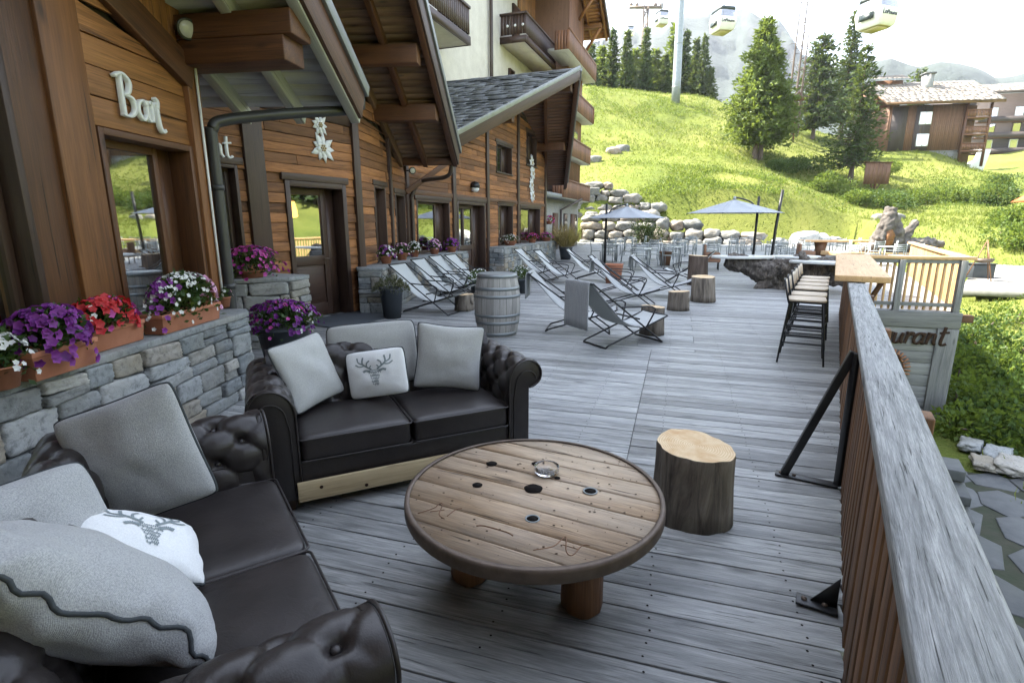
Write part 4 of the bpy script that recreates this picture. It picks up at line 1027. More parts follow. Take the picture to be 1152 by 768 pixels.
WG=thing('sky_blocker','unseen cream plastered block added behind the camera to shade the foreground','building',(-2,-5,0))  # unseen block added behind the camera to keep skylight off the foreground
mb=MB(); bx0=mb.box((-2.2,-6.3,3.1),(10.5,6,7.0)); loc(mb,WG).build('wall','plaster',WG)
mb=MB(); mb.box((-2.2,-5.6,6.7),(12,8,.3)); loc(mb,WG).build('roof','soffit',WG)
mb=MB(); mb.box((-1.6,-2.6,3.3),(12.4,1.5,.24)); loc(mb,WG).build('balcony','soffit',WG)  # overhanging slab, added to cut sky light from above and behind
mb=MB(); k=-7.8
while k<4.5: mb.box((k,-1.9,3.9),(.15,.035,1.0)); k+=.17
mb.box((-1.6,-1.9,4.45),(12.5,.09,.1)); loc(mb,WG).build('blocker_rail','balcony',WG)
# ------------------------------------------------------------------ chesterfield sofas
def resample(pts,n):
    P=[V((a,b)) for a,b in pts]; d=[0]
    for i in range(1,len(P)): d.append(d[-1]+(P[i]-P[i-1]).length)
    out=[]
    for k in range(n):
        t=d[-1]*k/(n-1); i=max(j for j in range(len(d)) if d[j]<=t+1e-9); i=min(i,len(P)-2)
        f=(t-d[i])/(d[i+1]-d[i]); out.append(P[i].lerp(P[i+1],f))
    return out,d[-1]
PROF=[(p.x,p.y) for p in spline([(.0,.40,0),(.0,.52,0),(.003,.615,0),(.026,.682,0),(.078,.731,0),(.145,.744,0),(.207,.717,0),(.240,.66,0),(.231,.60,0),(.19,.565,0),(.15,.555,0)],6)]
def tuft(s,t,ps,pt):
    a=s/ps+t/pt; b=s/ps-t/pt
    fa=abs(a-round(a)); fb=abs(b-round(b))
    ridge=min(1,max(0,min(fa,fb)*2)**.30)            # 0 on the creases
    dd=math.hypot((s-ps*round((a+b)*.5*2)/2) if False else fa*ps*.7, fb*pt*.7)
    btn=1-math.exp(-(dd/.026)**2)
    puff=math.sqrt(max(0,sin(pi*fa)*sin(pi*fb)))
    return .78*ridge+.22*puff, btn
def roll_surface(mb,M4,L,ps,pt,amp,n1=46,n2=96,fade=True,t0=0.0,buttons=True):
    """rolled, buttoned upholstery: M4(a,t,z) places profile offset a, distance t along, height z"""
    pr,tot=resample(PROF,n1)
    nr=[]
    for i in range(n1):
        tg=(pr[min(i+1,n1-1)]-pr[max(i-1,0)]).normalized(); nr.append(V((-tg.y,tg.x)))
    vs=[];gp=[]
    for i in range(n1):
        s=tot*i/(n1-1)
        for j in range(n2):
            t=L*j/(n2-1)
            p,bt=tuft(s-.075,t-t0,ps,pt)
            k=1.0
            if s>.46: k=max(0,1-(s-.46)/.07)
            if s<.05: k=min(k,s/.05)
            e=min(t,L-t); k*=min(1,e/.04)
            if s>.46 :   # pleats running over the roll from the last buttons
                p2=abs(sin(pi*(t-t0)/pt)); h=amp*(k*(p*.8+.2*bt)+(1-k)*(.55+.35*math.sqrt(p2)))
            else: h=amp*((p*.75+.25*bt)*k+(1-k)*.7)
            h-=amp*.9*(1-bt)*k
            q=pr[i]+nr[i]*(h-amp*.6); vs.append(M4(q.x,t,q.y)); gp.append((s,t,0))
    fs=[(i*n2+j,(i+1)*n2+j,(i+1)*n2+j+1,i*n2+j+1) for i in range(n1-1) for j in range(n2-1)]
    mb.add(vs,fs,gp,.5)
    if buttons:
        for ia in range(-30,31):
            for ib in range(-30,31):
                s=(ia+ib)*ps/2+.075; t=(ia-ib)*pt/2+t0
                if .05<s<.48 and .05<t<L-.05:
                    i=int(s/tot*(n1-1)); q=pr[i]-nr[i]*(amp*.95); d=V(M4(q.x+nr[i].x*.01,t,q.y+nr[i].y*.01))-V(M4(q.x,t,q.y)); R=axes(d); mb.lathe([(.014,0),(.013,.006),(.007,.010),(0,.011)],M4(q.x,t,q.y),10,Matrix((R.col[1],R.col[2],R.col[0])).transposed())
    return pr
def puffbox(mb,c,size,rnd=.045,crown=.02,n=22,R=None):
    c=V(c); R=R or Matrix.Identity(3); sx,sy,sz=[x/2 for x in size]
    def f(u,w):
        th=2*pi*u; ph=pi*(w-.5)
        def sg(x,e): return math.copysign(abs(x)**e,x)
        e1,e2=.16,.14
        x=sg(cos(ph),e1)*sg(cos(th),e2); y=sg(cos(ph),e1)*sg(sin(th),e2); z=sg(sin(ph),e1+.12)
        cr=crown*(1-x*x)*(1-y*y)*(1 if z>0 else 0)
        return c+R@V((x*sx,y*sy,z*sz+cr))
    # even parameter spacing towards the corners
    mb.grid(lambda u,w:f(u,w),96,44,cu=True)
def rrect(w,h,r,n=6):
    out=[]
    for cx,cy_,a0 in ((w/2-r,h/2-r,0),(-w/2+r,h/2-r,90),(-w/2+r,-h/2+r,180),(w/2-r,-h/2+r,270)):
        for k in range(n+1):
            a=R_(a0+90*k/n); out.append((cx+cos(a)*r,cy_+sin(a)*r))
    return out
def sofa(label,loc_,rz,W,hi):
    o=thing('chesterfield_sofa',label,'sofa',loc_,rz); hw=W/2; DP=.86
    for sgn in (1,-1):
        mb=MB(); n2=120 if hi else 84
        roll_surface(mb,lambda a,t,z:V((sgn*(hw+a),-.004-t,z)),DP-.02,.19,.215,.034,60 if hi else 44,n2,t0=.10)
        mb.box((sgn*(hw+.08),-.43,.31),(.148,.85,.47)); 
        a=mb.build('armrest','leather',o,smooth=True)
        md=a.modifiers.new('e','EDGE_SPLIT'); md.split_angle=R_(60)
        f=MB(); poly=[(x,z) for x,z in PROF]+[(.152,.08),(.0,.08)]
        RR=Matrix((V((1,0,0)),V((0,0,1)),V((0,-1,0)))).transposed()
        poly=[(sgn*(hw+x-.004*0),z) for x,z in poly]
        f.prism(poly,(0,.004,0),RR,.03); f.build('scroll_front','leather',a,bev=.008)
        f=MB()
        inn=[(sgn*(hw+.02+(x-.0)*.82),.008,.10+(z-.10)*.965) for x,z in PROF]
        f.tube([(sgn*(hw+x),.010,z) for x,z in [(0,.1)]+PROF],.0065,8)
        f.tube([(sgn*(hw+.035),.010,.1),(sgn*(hw+.035),.010,.5)]+[(sgn*(hw+x*.62+.05),.010,.5+(z-.5)*.62+.02) for x,z in PROF[14:52]][:30],.004,6)
        f.build('piping','leather',a,smooth=True)
    mb=MB(); roll_surface(mb,lambda a,t,z:V((-hw-.12+t,-.60-a,.40+(z-.40)*1.22)),W+.24,.19,.215,.030,44,130,t0=.08)
    mb.box((0,-.69,.32),(W+.2,.16,.5)); b=mb.build('backrest','leather',o,smooth=True); b.modifiers.new('e','EDGE_SPLIT').split_angle=R_(60)
    mb=MB(); mb.box((0,-.34,.19),(W+.0,.64,.2)); mb.box((0,-.016,.205),(W,.03,.19)); mb.build('base','leather',o,bev=.012,segs=3)
    for sgn in (1,-1):
        c=(sgn*W/4,-.285,.375); mb=MB(); puffbox(mb,c,(W/2-.012,.60,.165),crown=.018); cu=mb.build('seat_cushion','leather',o,smooth=True)
        mb=MB()
        for z in (.378+.062,.378-.068): mb.tube([(c[0]+x*1.0,c[1]+y*1.0,z) for x,y in rrect(W/2-.006,.606,.028)],.0055,7,True)
        mb.build('piping','leather',cu,smooth=True)
    mb=MB(); mb.box((0,.03,.135),(W+.05,.022,.118)); 
    fb=mb.build('front_board','pine',o,bev=.003)
    mb=MB()
    for x in (-.45,-.08,.3,.55): mb.lathe([(.011,0),(.009,.003),(0,.003)],(x*W/1.3,.0412,.13+random.uniform(-.03,.03)),9,Matrix((V((1,0,0)),V((0,0,1)),V((0,1,0)))).transposed())
    mb.build('knots','letterwood',fb)
    for x in (-1,1):
        for y in (-.06,-.76):
            mb=MB(); mb.lathe([(.022,0),(.03,.03),(.028,.1)],(x*(hw+.06),y,0),12); mb.build('leg','darkdoor',o,smooth=True)
    return o
random.seed(31)
sofa('dark leather chesterfield in the foreground corner with its back to the stone sill wall',(-.782,1.775,0),R_(-56.3),1.38,True)
sofa('dark leather chesterfield with pale wooden front board facing the round table',(-.62,3.10,0),R_(-154.2),1.33,False)

# ------------------------------------------------------------------ cushions
def pil_z(u,v,t,pw=.42): return t*(max(0,(1-u*u)*(1-v*v)))**pw
def pillow(label,c,right,up,w,h,t,mat,cord='cord',seed=0,deer=None,wavy=0.0,pinch=.07,sag=0.0,fold=None):
    x=V(right).normalized(); y=V(up); y=(y-x*x.dot(y)).normalized(); z=x.cross(y)
    o=thing('cushion',label,'cushion',c); R=Matrix((x,y,z)).transposed(); random.seed(seed)
    off=V((seed*3.1,seed*1.7,0))
    def rim(u,v):
        k=1-pinch*(1-max(abs(u),abs(v))**0)*0
        cr=1-.055*(u*v)**6*1.0-.03*(u*v)**2; X=u*w/2*(1-pinch*(1-v*v))*cr; Y=v*h/2*(1-pinch*(1-u*u))*cr
        e=max(abs(u),abs(v))
        wz=wavy*(1.5*mnoise.noise(V((u*2.6,v*2.6,seed)))+.9*mnoise.noise(V((u*6,v*6,seed+3.0))))*e**4
        Z=wz-sag*(u*u-.3)+ (fold(u,v) if fold else 0)
        return X,Y,Z
    def face(sg):
        def f(a,b):
            u=sin((a*2-1)*pi/2); v=sin((b*2-1)*pi/2)
            X,Y,Z=rim(u,v); n=mnoise.noise(V((u*1.6,v*1.6,sg))+off)*.22+mnoise.noise(V((u*4,v*4,sg*2))+off)*.035
            return R@V((X,Y,Z+sg*pil_z(u,v,t/2)*(1+n)))
        return f
    mb=MB(); mb.grid(face(1),44,44); mb.grid(face(-1),44,44); b=mb.build('cover',mat,o,smooth=True)
    for i,p in enumerate(b.data.polygons):
        pass
    pts=[]
    for k in range(36):
        s=-1+2*k/36; pts.append((s,-1))
    for k in range(36): pts.append((1,-1+2*k/36))
    for k in range(36): pts.append((1-2*k/36,1))
    for k in range(36): pts.append((-1,1-2*k/36))
    if cord:
        mb=MB(); mb.tube([R@V(rim(u,v)) for u,v in pts],.0058,8,True); mb.build('piping',cord,o,smooth=True)
    if deer:
        d=MB()
        def S(a,b):  # motif coordinates -1..1 -> surface
            u,v=a,b; X,Y,Z=rim(u,v); n=mnoise.noise(V((u*1.6,v*1.6,1))+off)*.22+mnoise.noise(V((u*4,v*4,2))+off)*.035
            return R@V((X,Y,Z+pil_z(u,v,t/2)*(1+n)+.0022))
        def stroke(pl,wd):
            P=spline([(a,b,0) for a,b in pl],5)
            for p,q in zip(P[:-1],P[1:]):
                tg=(q-p).normalized(); nn=V((-tg.y,tg.x,0))*wd; aw=w/h
                d.poly([S(p.x+nn.x/aw*1.0,p.y+nn.y),S(p.x-nn.x/aw,p.y-nn.y),S(q.x-nn.x/aw,q.y-nn.y),S(q.x+nn.x/aw,q.y+nn.y)])
        sc=deer
        for m in (1,-1):
            T=lambda l:[(m*a*sc,b*sc+.02) for a,b in l]
            stroke(T([(.12,.22),(.30,.36),(.46,.55),(.42,.85)]),.035); stroke(T([(.30,.36),(.28,.55),(.16,.66)]),.03); stroke(T([(.44,.50),(.62,.62),(.66,.85)]),.03); stroke(T([(.38,.44),(.58,.40),(.74,.52)]),.028); stroke(T([(.20,.28),(.12,.42)]),.025)
            stroke(T([(.18,.10),(.34,.18),(.46,.12)]),.05)
        n=11
        for i in range(n):       # woven head: rows of short dashes
            b=.20-i*.075; wd=.24 if i<3 else (.22-.012*i)
            k=-wd
            while k<wd:
                if (int(round(k*40))+i)%3!=0 or i%4==0:
                    d.poly([S(q*sc,r*sc+.02) for q,r in ((k,b),(k+.028,b),(k+.028,b-.045),(k,b-.045))])
                k+=.042
            if i%2: stroke([(-wd*sc,(b-.06)*sc+.02),(wd*sc,(b-.06)*sc+.02)],.009)
        d.build('stag_motif','deerprint',o)
    return o
zt=.475
A_d=V((.555,-.832,0)); A_f=V((.832,.555,0)); B_d=V((.90,.435,0)); B_f=V((.435,-.90,0))
def lean(f,k): return (V((0,0,1))*cos(k)-V(f)*sin(k))
pillow('grey felt cushion leaning in far corner of the foreground sofa',V((-1.46,1.91,.755)),(.937,.098,.335),(-.33,.10,.942),.50,.50,.17,'felt',seed=2)
pillow('small white wool cushion with grey woven stag lying on the foreground sofa',V((-1.21,1.52,.625)),(.56,.60,-.56),(-.596,.756,.27),.42,.30,.15,'whitewool',seed=4,deer=.85,wavy=.006)
pillow('large crumpled grey cushion with wavy dark piping at the near end of the foreground sofa',V((-1.075,1.165,.735)),(.612,.379,-.694),(-.716,.637,-.284),.60,.54,.26,'felt',seed=9,wavy=.022,pinch=.05)
pillow('plain grey cushion against the foreground sofa back at the left picture edge',V((-1.41,1.36,.70)),(.42,.90,.0),(-.45,.21,.87),.46,.46,.20,'felt',seed=27,pinch=.03)
pillow('pale grey cushion propped against left arm of the two seat sofa',V((-1.335,3.33,.70)),(.381,.922,.067),(-.388,.094,.917),.47,.47,.15,'feltlight',seed=12,pinch=.09)
pillow('grey felt cushion standing against right end of the two seat sofa back',V((-.448,3.65,.715)),(.983,.147,-.11),(.087,.151,.985),.50,.49,.16,'feltlight',seed=15,pinch=.12)
pillow('wide flat grey cushion behind the white stag cushion',V((-1.0,3.70,.725)),(.987,.14,.074),(-.076,.16,.99),.64,.46,.13,'feltlight',seed=18,pinch=.03)
pillow('white wool cushion printed with a grey stag head standing on the two seat sofa',V((-.92,3.48,.645)),(.99,-.011,.143),(-.14,.20,.975),.42,.33,.12,'whitewool',seed=23,deer=.85,pinch=.04)

# ------------------------------------------------------------------ cable reel table
random.seed(41)
TB=thing('reel_table','low round cable reel table of worn planks with steel rim','table',(.10,2.22,0))
RT=.572; ang=R_(-27); RTm=rz3(ang); y=-RT; 
mb=MB(); widths=[.135,.14,.15,.145,.15,.145,.14,.14]; sc=2*RT/sum(widths); k=0
for wd in widths:
    y1=y+wd*sc-.010; ys=[y+(y1-y)*i/10 for i in range(11)]
    cl=lambda v: math.sqrt(max(RT*RT-v*v,1e-5))
    pr=[(cl(v),v) for v in ys]+[(-cl(v),v) for v in reversed(ys)]
    mb.prism(pr,(0,0,.405+random.uniform(-.002,.001)),RTm,.045,rv=random.random()); y+=wd*sc; k+=1
for _ in range(150):
    a=random.uniform(0,6.283); q=RT*.96*math.sqrt(random.random()); c=V((cos(a)*q,sin(a)*q,.4517)); rr=random.choice((.0025,.003,.004,.006))
    mb.add([c+V((cos(b_)*rr,sin(b_)*rr*.8,0)) for b_ in (0,1.05,2.1,3.14,4.19,5.24)],[(0,1,2,3,4,5)],None,.5,1)
mb.build('planks',['reel','letterwood'],TB)
mb=MB(); mb.lathe([(RT-.02,.395),(RT-.02,.405)],(0,0,0),48); mb.lathe([(.0,.36),(RT-.05,.36),(RT-.05,.40),(0,.40)],(0,0,0),48); mb.build('under_board','legwood',TB)
mb=MB(); mb.lathe([(RT+.001,.395),(RT+.010,.397),(RT+.013,.405),(RT+.013,.44),(RT+.011,.455),(RT-.010,.4575),(RT-.0105,.452),(RT+.001,.45),(RT+.001,.395)],(0,0,0),96); mb.build('rim_band','steel',TB,smooth=True)
for a,rr in ((-43,.285),(178,.30),(70,.29)):
    mb=MB(); mb.lathe([(.084,0),(.092,.01),(.088,.2),(.086,.37)],(cos(R_(a))*rr,sin(R_(a))*rr,0),18,rad=lambda t,z:1+.05*sin(t*3+z*2)+.03*sin(t*7)); mb.build('leg','legwood',TB,smooth=True)
def tpt(px,py):
    p=G(px,py,.452)-V(TB.location); return V((p.x,p.y,0))
for px,py,r in ((600,549,.043),(553,521,.028),(537,545,.024),(599,583,.024),(664,552,.026),(627,537,.014),(603,521,.022)):
    mb=MB(); p=tpt(px,py); mb.lathe([(r,.4495),(r,.4515),(0,.4515)],p,20,rad=lambda t,z:1+.04*sin(t*5)); mb.build('bolt_hole','holeblack',TB)
for px,py,r in ((599,583,.031),(664,552,.034)):
    mb=MB(); p=tpt(px,py); mb.lathe([(r,.450),(r,.4535),(r*.8,.4535),(r*.8,.450)],p,20); mb.build('bolt_washer','galv',TB,smooth=True)
mb=MB()
def scr(pts,wd):
    P=spline([tpt(a,b) for a,b in pts],4)
    mb.tube([p+V((0,0,.4508)) for p in P],wd*.85,5,sq=1.0)
scr([(470,577),(488,571),(494,566),(498,567),(494,578),(500,583)],.0028); scr([(484,575),(500,573)],.0024); scr([(503,580),(512,573),(520,571)],.0026)
scr([(600,618),(622,614),(632,606),(637,604),(637,619),(644,624),(655,613),(664,613)],.0028); scr([(633,612),(650,617)],.0024)
scr([(536,591),(545,591),(570,598),(577,602)],.004); 
mb.build('scratched_marks','legwood',TB)
ash=thing('ashtray','clear round glass ashtray on the reel table','ashtray',G(615,531,.455))
mb=MB(); mb.lathe([(0,0),(.052,0),(.06,.006),(.062,.034),(.058,.037),(.053,.033),(.05,.012),(0,.010)],(0,0,0),36); mb.build('glass_bowl','clear',ash,smooth=True)

# ------------------------------------------------------------------ log stools
def stump(label,p,r,h,seed,lean_=(0,0),mat='stump',name='log_stool',cat='log stool',flare=.06,knob=True):
    random.seed(seed); o=thing(name,label,cat,p,seed*.7); ph=[random.uniform(0,6) for _ in range(5)]
    rad=lambda t,z:1+.05*sin(t*2+ph[0])+.035*sin(t*3+ph[1])+.02*sin(t*7+ph[2]+z*2)+.012*sin(t*13+ph[3])
    prof=[(r*(1+flare),0),(r*(1+flare*.5),h*.25),(r,h*.5),(r*.985,h*.8),(r*.99,h*.97),(r*.975,h)]
    mb=MB(); mb.lathe(prof,(0,0,0),48,rad=rad)
    mb.v=[(x+lean_[0]*z,y+lean_[1]*z,z+(.03*x/r if z>h*.9 else 0)*.4) for x,y,z in mb.v]
    mb.f=mb.f[:-1]; mb.m=mb.m[:-1]
    if knob: mb.blob((r*.98,r*.1,h*.62),(.03,.045,.06),seed,.3,2,2); 
    b=mb.build('bark',mat,o,smooth=True)
    t=MB(); ring=[]; 
    def f(u,w_):
        a=2*pi*u; q=r*.975*rad(a,h)*w_; z=h+.004*mnoise.noise(V((cos(a)*w_*4+seed,sin(a)*w_*4,0)))+.012*sin(a)*w_*0
        x,y=cos(a)*q,sin(a)*q; return V((x+lean_[0]*h,y+lean_[1]*h,z+.03*x/r*.4+.001))
    t.grid(f,64,10,cu=True,gp=lambda u,w_:(cos(2*pi*u)*w_*r,sin(2*pi*u)*w_*r,0)); t.build('cut_top','endgrain',o,smooth=True)
    return o
stump('thick foreground log stool with pale sawn top beside the reel table',V((1.03,2.78,0)),.208,.425,3)
stump('split log stool at foot of the front blanket lounger',V((2.12,7.85,0)),.17,.42,5,mat='stump')
stump('small dark round log stool in front of the second row of loungers',V((3.2,10.1,0)),.19,.36,8)
stump('tilted tall log stool nearest the great root table',V((4.1,11.25,0)),.25,.52,11,(.14,.04))
stump('yellowish split log standing behind the tilted log stool',V((5.0,14.3,0)),.24,.78,13,(.03,0),mat='bark')
stump('small pale log stool between the barrel and left loungers',V((-.92,10.1,0)),.19,.30,17)

# ------------------------------------------------------------------ barrel
BA=thing('wooden_barrel','grey weathered wooden wine barrel with iron hoops behind the two seat sofa','barrel',(-.22,7.85,0))
def br(z): q=(z-.46)/.46; return .345-.065*q*q
for i in range(22):
    a0=2*pi*i/22; a1=2*pi*(i+.965)/22; mb=MB() if i==0 else mb
    rvv=random.random(); g0=random.uniform(-30,30)
    vs=[];gp=[]
    for k in range(13):
        z=.92*k/12
        for a in (a0,(a0+a1)/2,a1): r=br(z); vs.append((cos(a)*r,sin(a)*r,z)); gp.append((z+g0,a*.3,0))
    mb.add(vs,[(k*3+j,k*3+j+1,k*3+j+4,k*3+j+3) for k in range(12) for j in (0,1)],gp,rvv)
mb.build('staves','barrel',BA)
mb=MB()
for i in range(7):
    y0=-.29+i*.083; y1=y0+.08; c0=math.sqrt(max(.285**2-max(abs(y0),abs(y1))**2,.0004)); mb.box((0,(y0+y1)/2,.885),(2*c0+.03,.08,.02))
mb.build('head','barrel',BA)
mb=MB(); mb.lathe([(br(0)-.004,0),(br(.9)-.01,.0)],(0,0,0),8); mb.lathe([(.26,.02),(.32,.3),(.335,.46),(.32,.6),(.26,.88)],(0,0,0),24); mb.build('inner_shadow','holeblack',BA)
mb=MB()
for z,hh_ in ((.02,.05),(.19,.045),(.30,.04),(.58,.04),(.69,.045),(.865,.05)): mb.lathe([(br(z)+.002,z),(br(z)+.006,z),(br(z+hh_)+.006,z+hh_),(br(z+hh_)+.002,z+hh_)],(0,0,0),40)
mb.build('hoops','galv',BA,smooth=True)

# ------------------------------------------------------------------ sling loungers
def lounger_base():
    o=thing('sling_lounger','','lounger',(0,0,0)); W=.56
    r=.0125
    hx,hz,fx=-.80,.88,.42; bx,sx,sz=-.55,.52,.37
    for sg in (1,-1):
        y=sg*W/2
        mb=MB(); mb.tube([(hx,y,hz),(hx+.02,y,hz-.02),(fx-.03,y,.03),(fx,y,r)],r,8); mb.build('back_tube','black',o,smooth=True)
        y2=sg*(W/2-.03); mb=MB(); mb.tube([(bx,y2,r),(bx+.04,y2,.04),(sx-.02,y2,sz-.01),(sx,y2,sz)],r,8); mb.build('seat_tube','black',o,smooth=True)
        y3=sg*(W/2+.03); mb=MB(); mb.tube(spline([(-.36,y,.555),(-.2,y3,.55),(.10,y3,.54),(.2,y3,.51),(.22,y3,.46),(.12,y2,.21)],5),r*.9,8); mb.build('armrest','black',o,smooth=True)
    for x_,z_,w2 in ((hx,hz,0),(fx,r,0),(bx,r,.03),(sx,sz,.03),(-.02,.37,0)): mb=MB(); mb.tube([(x_,-W/2+w2,z_),(x_,W/2-w2,z_)],r,8); mb.build('crossbar','black',o,smooth=True)
    mb=MB(); P=spline([(hx-.012,0,hz+.012),(-.58,0,.64),(-.34,0,.39),(-.10,0,.265),(.15,0,.255),(.37,0,.315),(sx+.012,0,sz+.014)],6); n=len(P)
    mb.grid(lambda u,w_:V((P[int(round(u*(n-1)))].x,(w_-.5)*(W-.05),P[int(round(u*(n-1)))].z-.012*(1-(2*w_-1)**2))),n,9)
    s=mb.build('sling','sling',o,smooth=True); s.modifiers.new('so','SOLIDIFY').thickness=.004
    return o,P
random.seed(51)
LB,LP=lounger_base()
def rotz_for(az): return pi/2-R_(az)    # local +x to azimuth
def blanket(label,base,az,k0,k1,tail,side=1):
    """woollen blanket laid along the sling from index k0 to k1 and falling behind the head"""
    o=thing('blanket',label,'blanket',base,rotz_for(az)); mb=MB(); hx,hz=-.825,.905
    path=[(hx-.05,hz-tail)]+[(hx-.045,hz-.06),(hx-.02,hz)]+[(p.x,p.z+.016) for p in LP[k0:k1]]
    P=spline([(a,0,b) for a,b in path],4); n=len(P)
    mb.grid(lambda u,w_:V((P[int(round(u*(n-1)))].x+.012*mnoise.noise(V((w_*5,u*3,base.x))),(w_-.5)*.53+.01*sin(u*9),P[int(round(u*(n-1)))].z+.012*mnoise.noise(V((w_*6,u*4,base.y))))),n,16)
    s=mb.build('cloth','blanket',o,smooth=True); s.modifiers.new('so','SOLIDIFY').thickness=.012
    return o
LL=[(G(655,371),100,'sling lounger with folded grey blanket over its head, second from the sofas',.40,.52),
    (G(704,384),62,'sling lounger nearest the sofas with a broad grey blanket hanging behind it',.62,.6),
    (G(712,343),108,'blanket covered lounger in the middle of the second row',.25,1),
    (G(750,333),110,'blanket covered lounger at the right end of second row',.25,1),
    (G(768,317),-62,'lounger facing away from the log stools beside the root table',0,0),
    (G(490,351),112,'white sling lounger nearest the grey pot by the low stone wall',0,0),
    (G(508,339),112,'second white sling lounger from the grey pot by the low stone wall',0,0),
    (G(524,331),112,'white sling lounger nearest the wooden barrel by the low stone wall',0,0),
    (G(634,318),112,'white sling lounger under the far edelweiss wall',0,0),
    (G(668,315),106,'white sling lounger in the open gap behind the blanket loungers',0,0),
    (G(610,314),114,'dark framed lounger close to the far stone wall and pots',0,0),
    (G(700,330),108,'lounger half hidden behind the second row blankets',0,0),
    (G(540,328),112,'lounger tucked behind the barrel by the glazed entrance',0,0)]
for i,(p,az,lab,tail,kk) in enumerate(LL):
    o=LB if i==0 else dup(LB,p,0,lab)
    o.location=p; o.rotation_euler=(0,0,rotz_for(az)); o['label']=lab; o['group']='sling loungers on the deck'
    if tail:
        bl=['narrow grey blanket draped over head end of the second lounger','broad grey blanket hanging behind nearest lounger head','pale grey blanket spread along the middle second row lounger','pale grey blanket spread along right hand second row lounger'][i]
        blanket(bl,p,az,0,int(len(LP)*(kk if kk<1 else .99)),tail)

# ------------------------------------------------------------------ bar stools
def stool_base():
    o=thing('bar_stool','','stool',(0,0,0)); r=.011   # faces +x
    mb=MB(); mb.prism(rrect(.40,.40,.05),(0,0,.745),Matrix.Identity(3),.022); mb.build('seat','seatwood',o,bev=.004)
    mb=MB(); P=[(-.205,-.18),(-.215,0),(-.205,.18)]
    mb.grid(lambda u,w_:V((-.205-.03*w_-.012*(1-(2*u-1)**2),(u-.5)*.37,.80+.17*w_)),9,4); s=mb.build('backrest','seatwood',o,smooth=True); s.modifiers.new('so','SOLIDIFY').thickness=.014
    for sx in (1,-1):
        for sy in (1,-1):
            mb=MB()
            pts=[(sx*.245,sy*.225,0),(sx*.17,sy*.185,.735)]
            if sx<0: pts=[(-.245,sy*.225,0),(-.18,sy*.19,.70),(-.20,sy*.19,.76),(-.25,sy*.19,.97)]
            mb.tube(pts,r,8); mb.build('leg','black',o,smooth=True)
    q=lambda z:(.245-.075*z/.735,.225-.04*z/.735)
    for z in (.25,.37): 
        a,b=q(z); mb=MB(); mb.tube([(a,b,z),(-a+.01,b,z),(-a+.01,-b,z),(a,-b,z)],r*.85,8,True); mb.build('footrest','black',o,smooth=True)
    mb=MB(); mb.tube([(-.25,-.19,.97),(-.262,0,.985),(-.25,.19,.97)],r,8); mb.build('back_rail','black',o,smooth=True); mb=MB(); mb.tube([(.17,.185,.735),(-.18,.19,.735),(-.18,-.19,.735),(.17,-.185,.735)],r,8,True); mb.build('seat_rail','black',o,smooth=True)
    return o
SB=stool_base(); slab=['bar stool nearest the foreground at open end of the bar ledge','second bar stool from the foreground along the bar ledge','third bar stool from the foreground along the bar ledge','fourth bar stool from the foreground along the bar ledge','fifth bar stool from the foreground along the bar ledge','farthest bar stool at the root table end of the bar ledge']
srz=math.atan2(nv.y,nv.x)
for i,s in enumerate((7.2,7.72,8.45,8.98,9.55,10.1)):
    o=SB if i==0 else dup(SB,(0,0,0),0)
    o.location=RL(s,-.21,0); o.rotation_euler=(0,0,srz+random.uniform(-.06,.06)); o['label']=slab[i]; o['group']='bar stools along the ledge'

# ------------------------------------------------------------------ great root table and far root sculpture
def rooty(mb,paths):
    for pts,rs in paths: 
        P=spline(pts,6); n=len(P); R=[np.interp(i/(n-1),np.linspace(0,1,len(rs)),rs)*(1+.22*mnoise.noise(V((P[i].x*5,P[i].y*5,P[i].z*5)))) for i in range(n)]
        mb.tube(P,R,14)
def remesh(o,vx,disp=.06,sc=.35):
    md=o.modifiers.new('r','REMESH'); md.mode='VOXEL'; md.voxel_size=vx; md.use_smooth_shade=True
    tx=bpy.data.textures.new('rough','CLOUDS'); tx.noise_scale=sc; tx.noise_depth=4
    d=o.modifiers.new('d','DISPLACE'); d.texture=tx; d.strength=disp; d.mid_level=.5
def mat_objroot():
    t=NT('root_surface'); o=t.obj(); n=t.noise(t.mapv(o,(6,6,2)),2,7,.7,1.0); n2=t.noise(o,18,5)
    c=t.ramp(n,[(.3,(.02,.016,.013)),(.5,(.085,.072,.06)),(.68,(.21,.19,.165))]); return t.fin(Base_Color=c,Roughness=.8,Normal=t.bump(t.math('ADD',n,t.math('MULTIPLY',n2,.4)),1.0,.05))
M['root']=mat_objroot()
rt=thing('root_table','huge dark tree root carrying pale slab table tops on the deck','table',(6.95,13.6,0))
mb=MB(); rooty(mb,[([(0,-.1,-.05),(-.15,.0,.25),(-.65,.15,.5),(-1.35,.35,.70)],[.36,.34,.27,.17]),([(.1,-.1,-.05),(.3,-.2,.3),(.85,-.45,.5),(1.5,-.9,.62)],[.40,.38,.33,.20]),([(.0,0,.0),(0.05,.1,.7)],[.42,.30]),([(.1,.1,.1),(.5,.5,.45),(.9,.95,.68)],[.3,.24,.15]),([(-.1,-.1,.3),(-.25,-.45,.5),(-.5,-.8,.62)],[.2,.13,.08]),([(.25,-.2,.4),(.3,-.35,.7),(.25,-.3,.92)],[.2,.15,.06]),
 ([(.55,-.4,.2),(.8,-.9,.3),(1.2,-1.3,.2)],[.2,.14,.05]),([(-.2,.1,.1),(-.55,-.1,.08),(-.8,-.15,-.02)],[.18,.1,.05]),([(.9,-.4,.5),(1.3,-.2,.5),(1.7,-.1,.68)],[.18,.13,.08])])
b=mb.build('root_trunk','root',rt); remesh(b,.03,.16,.16)
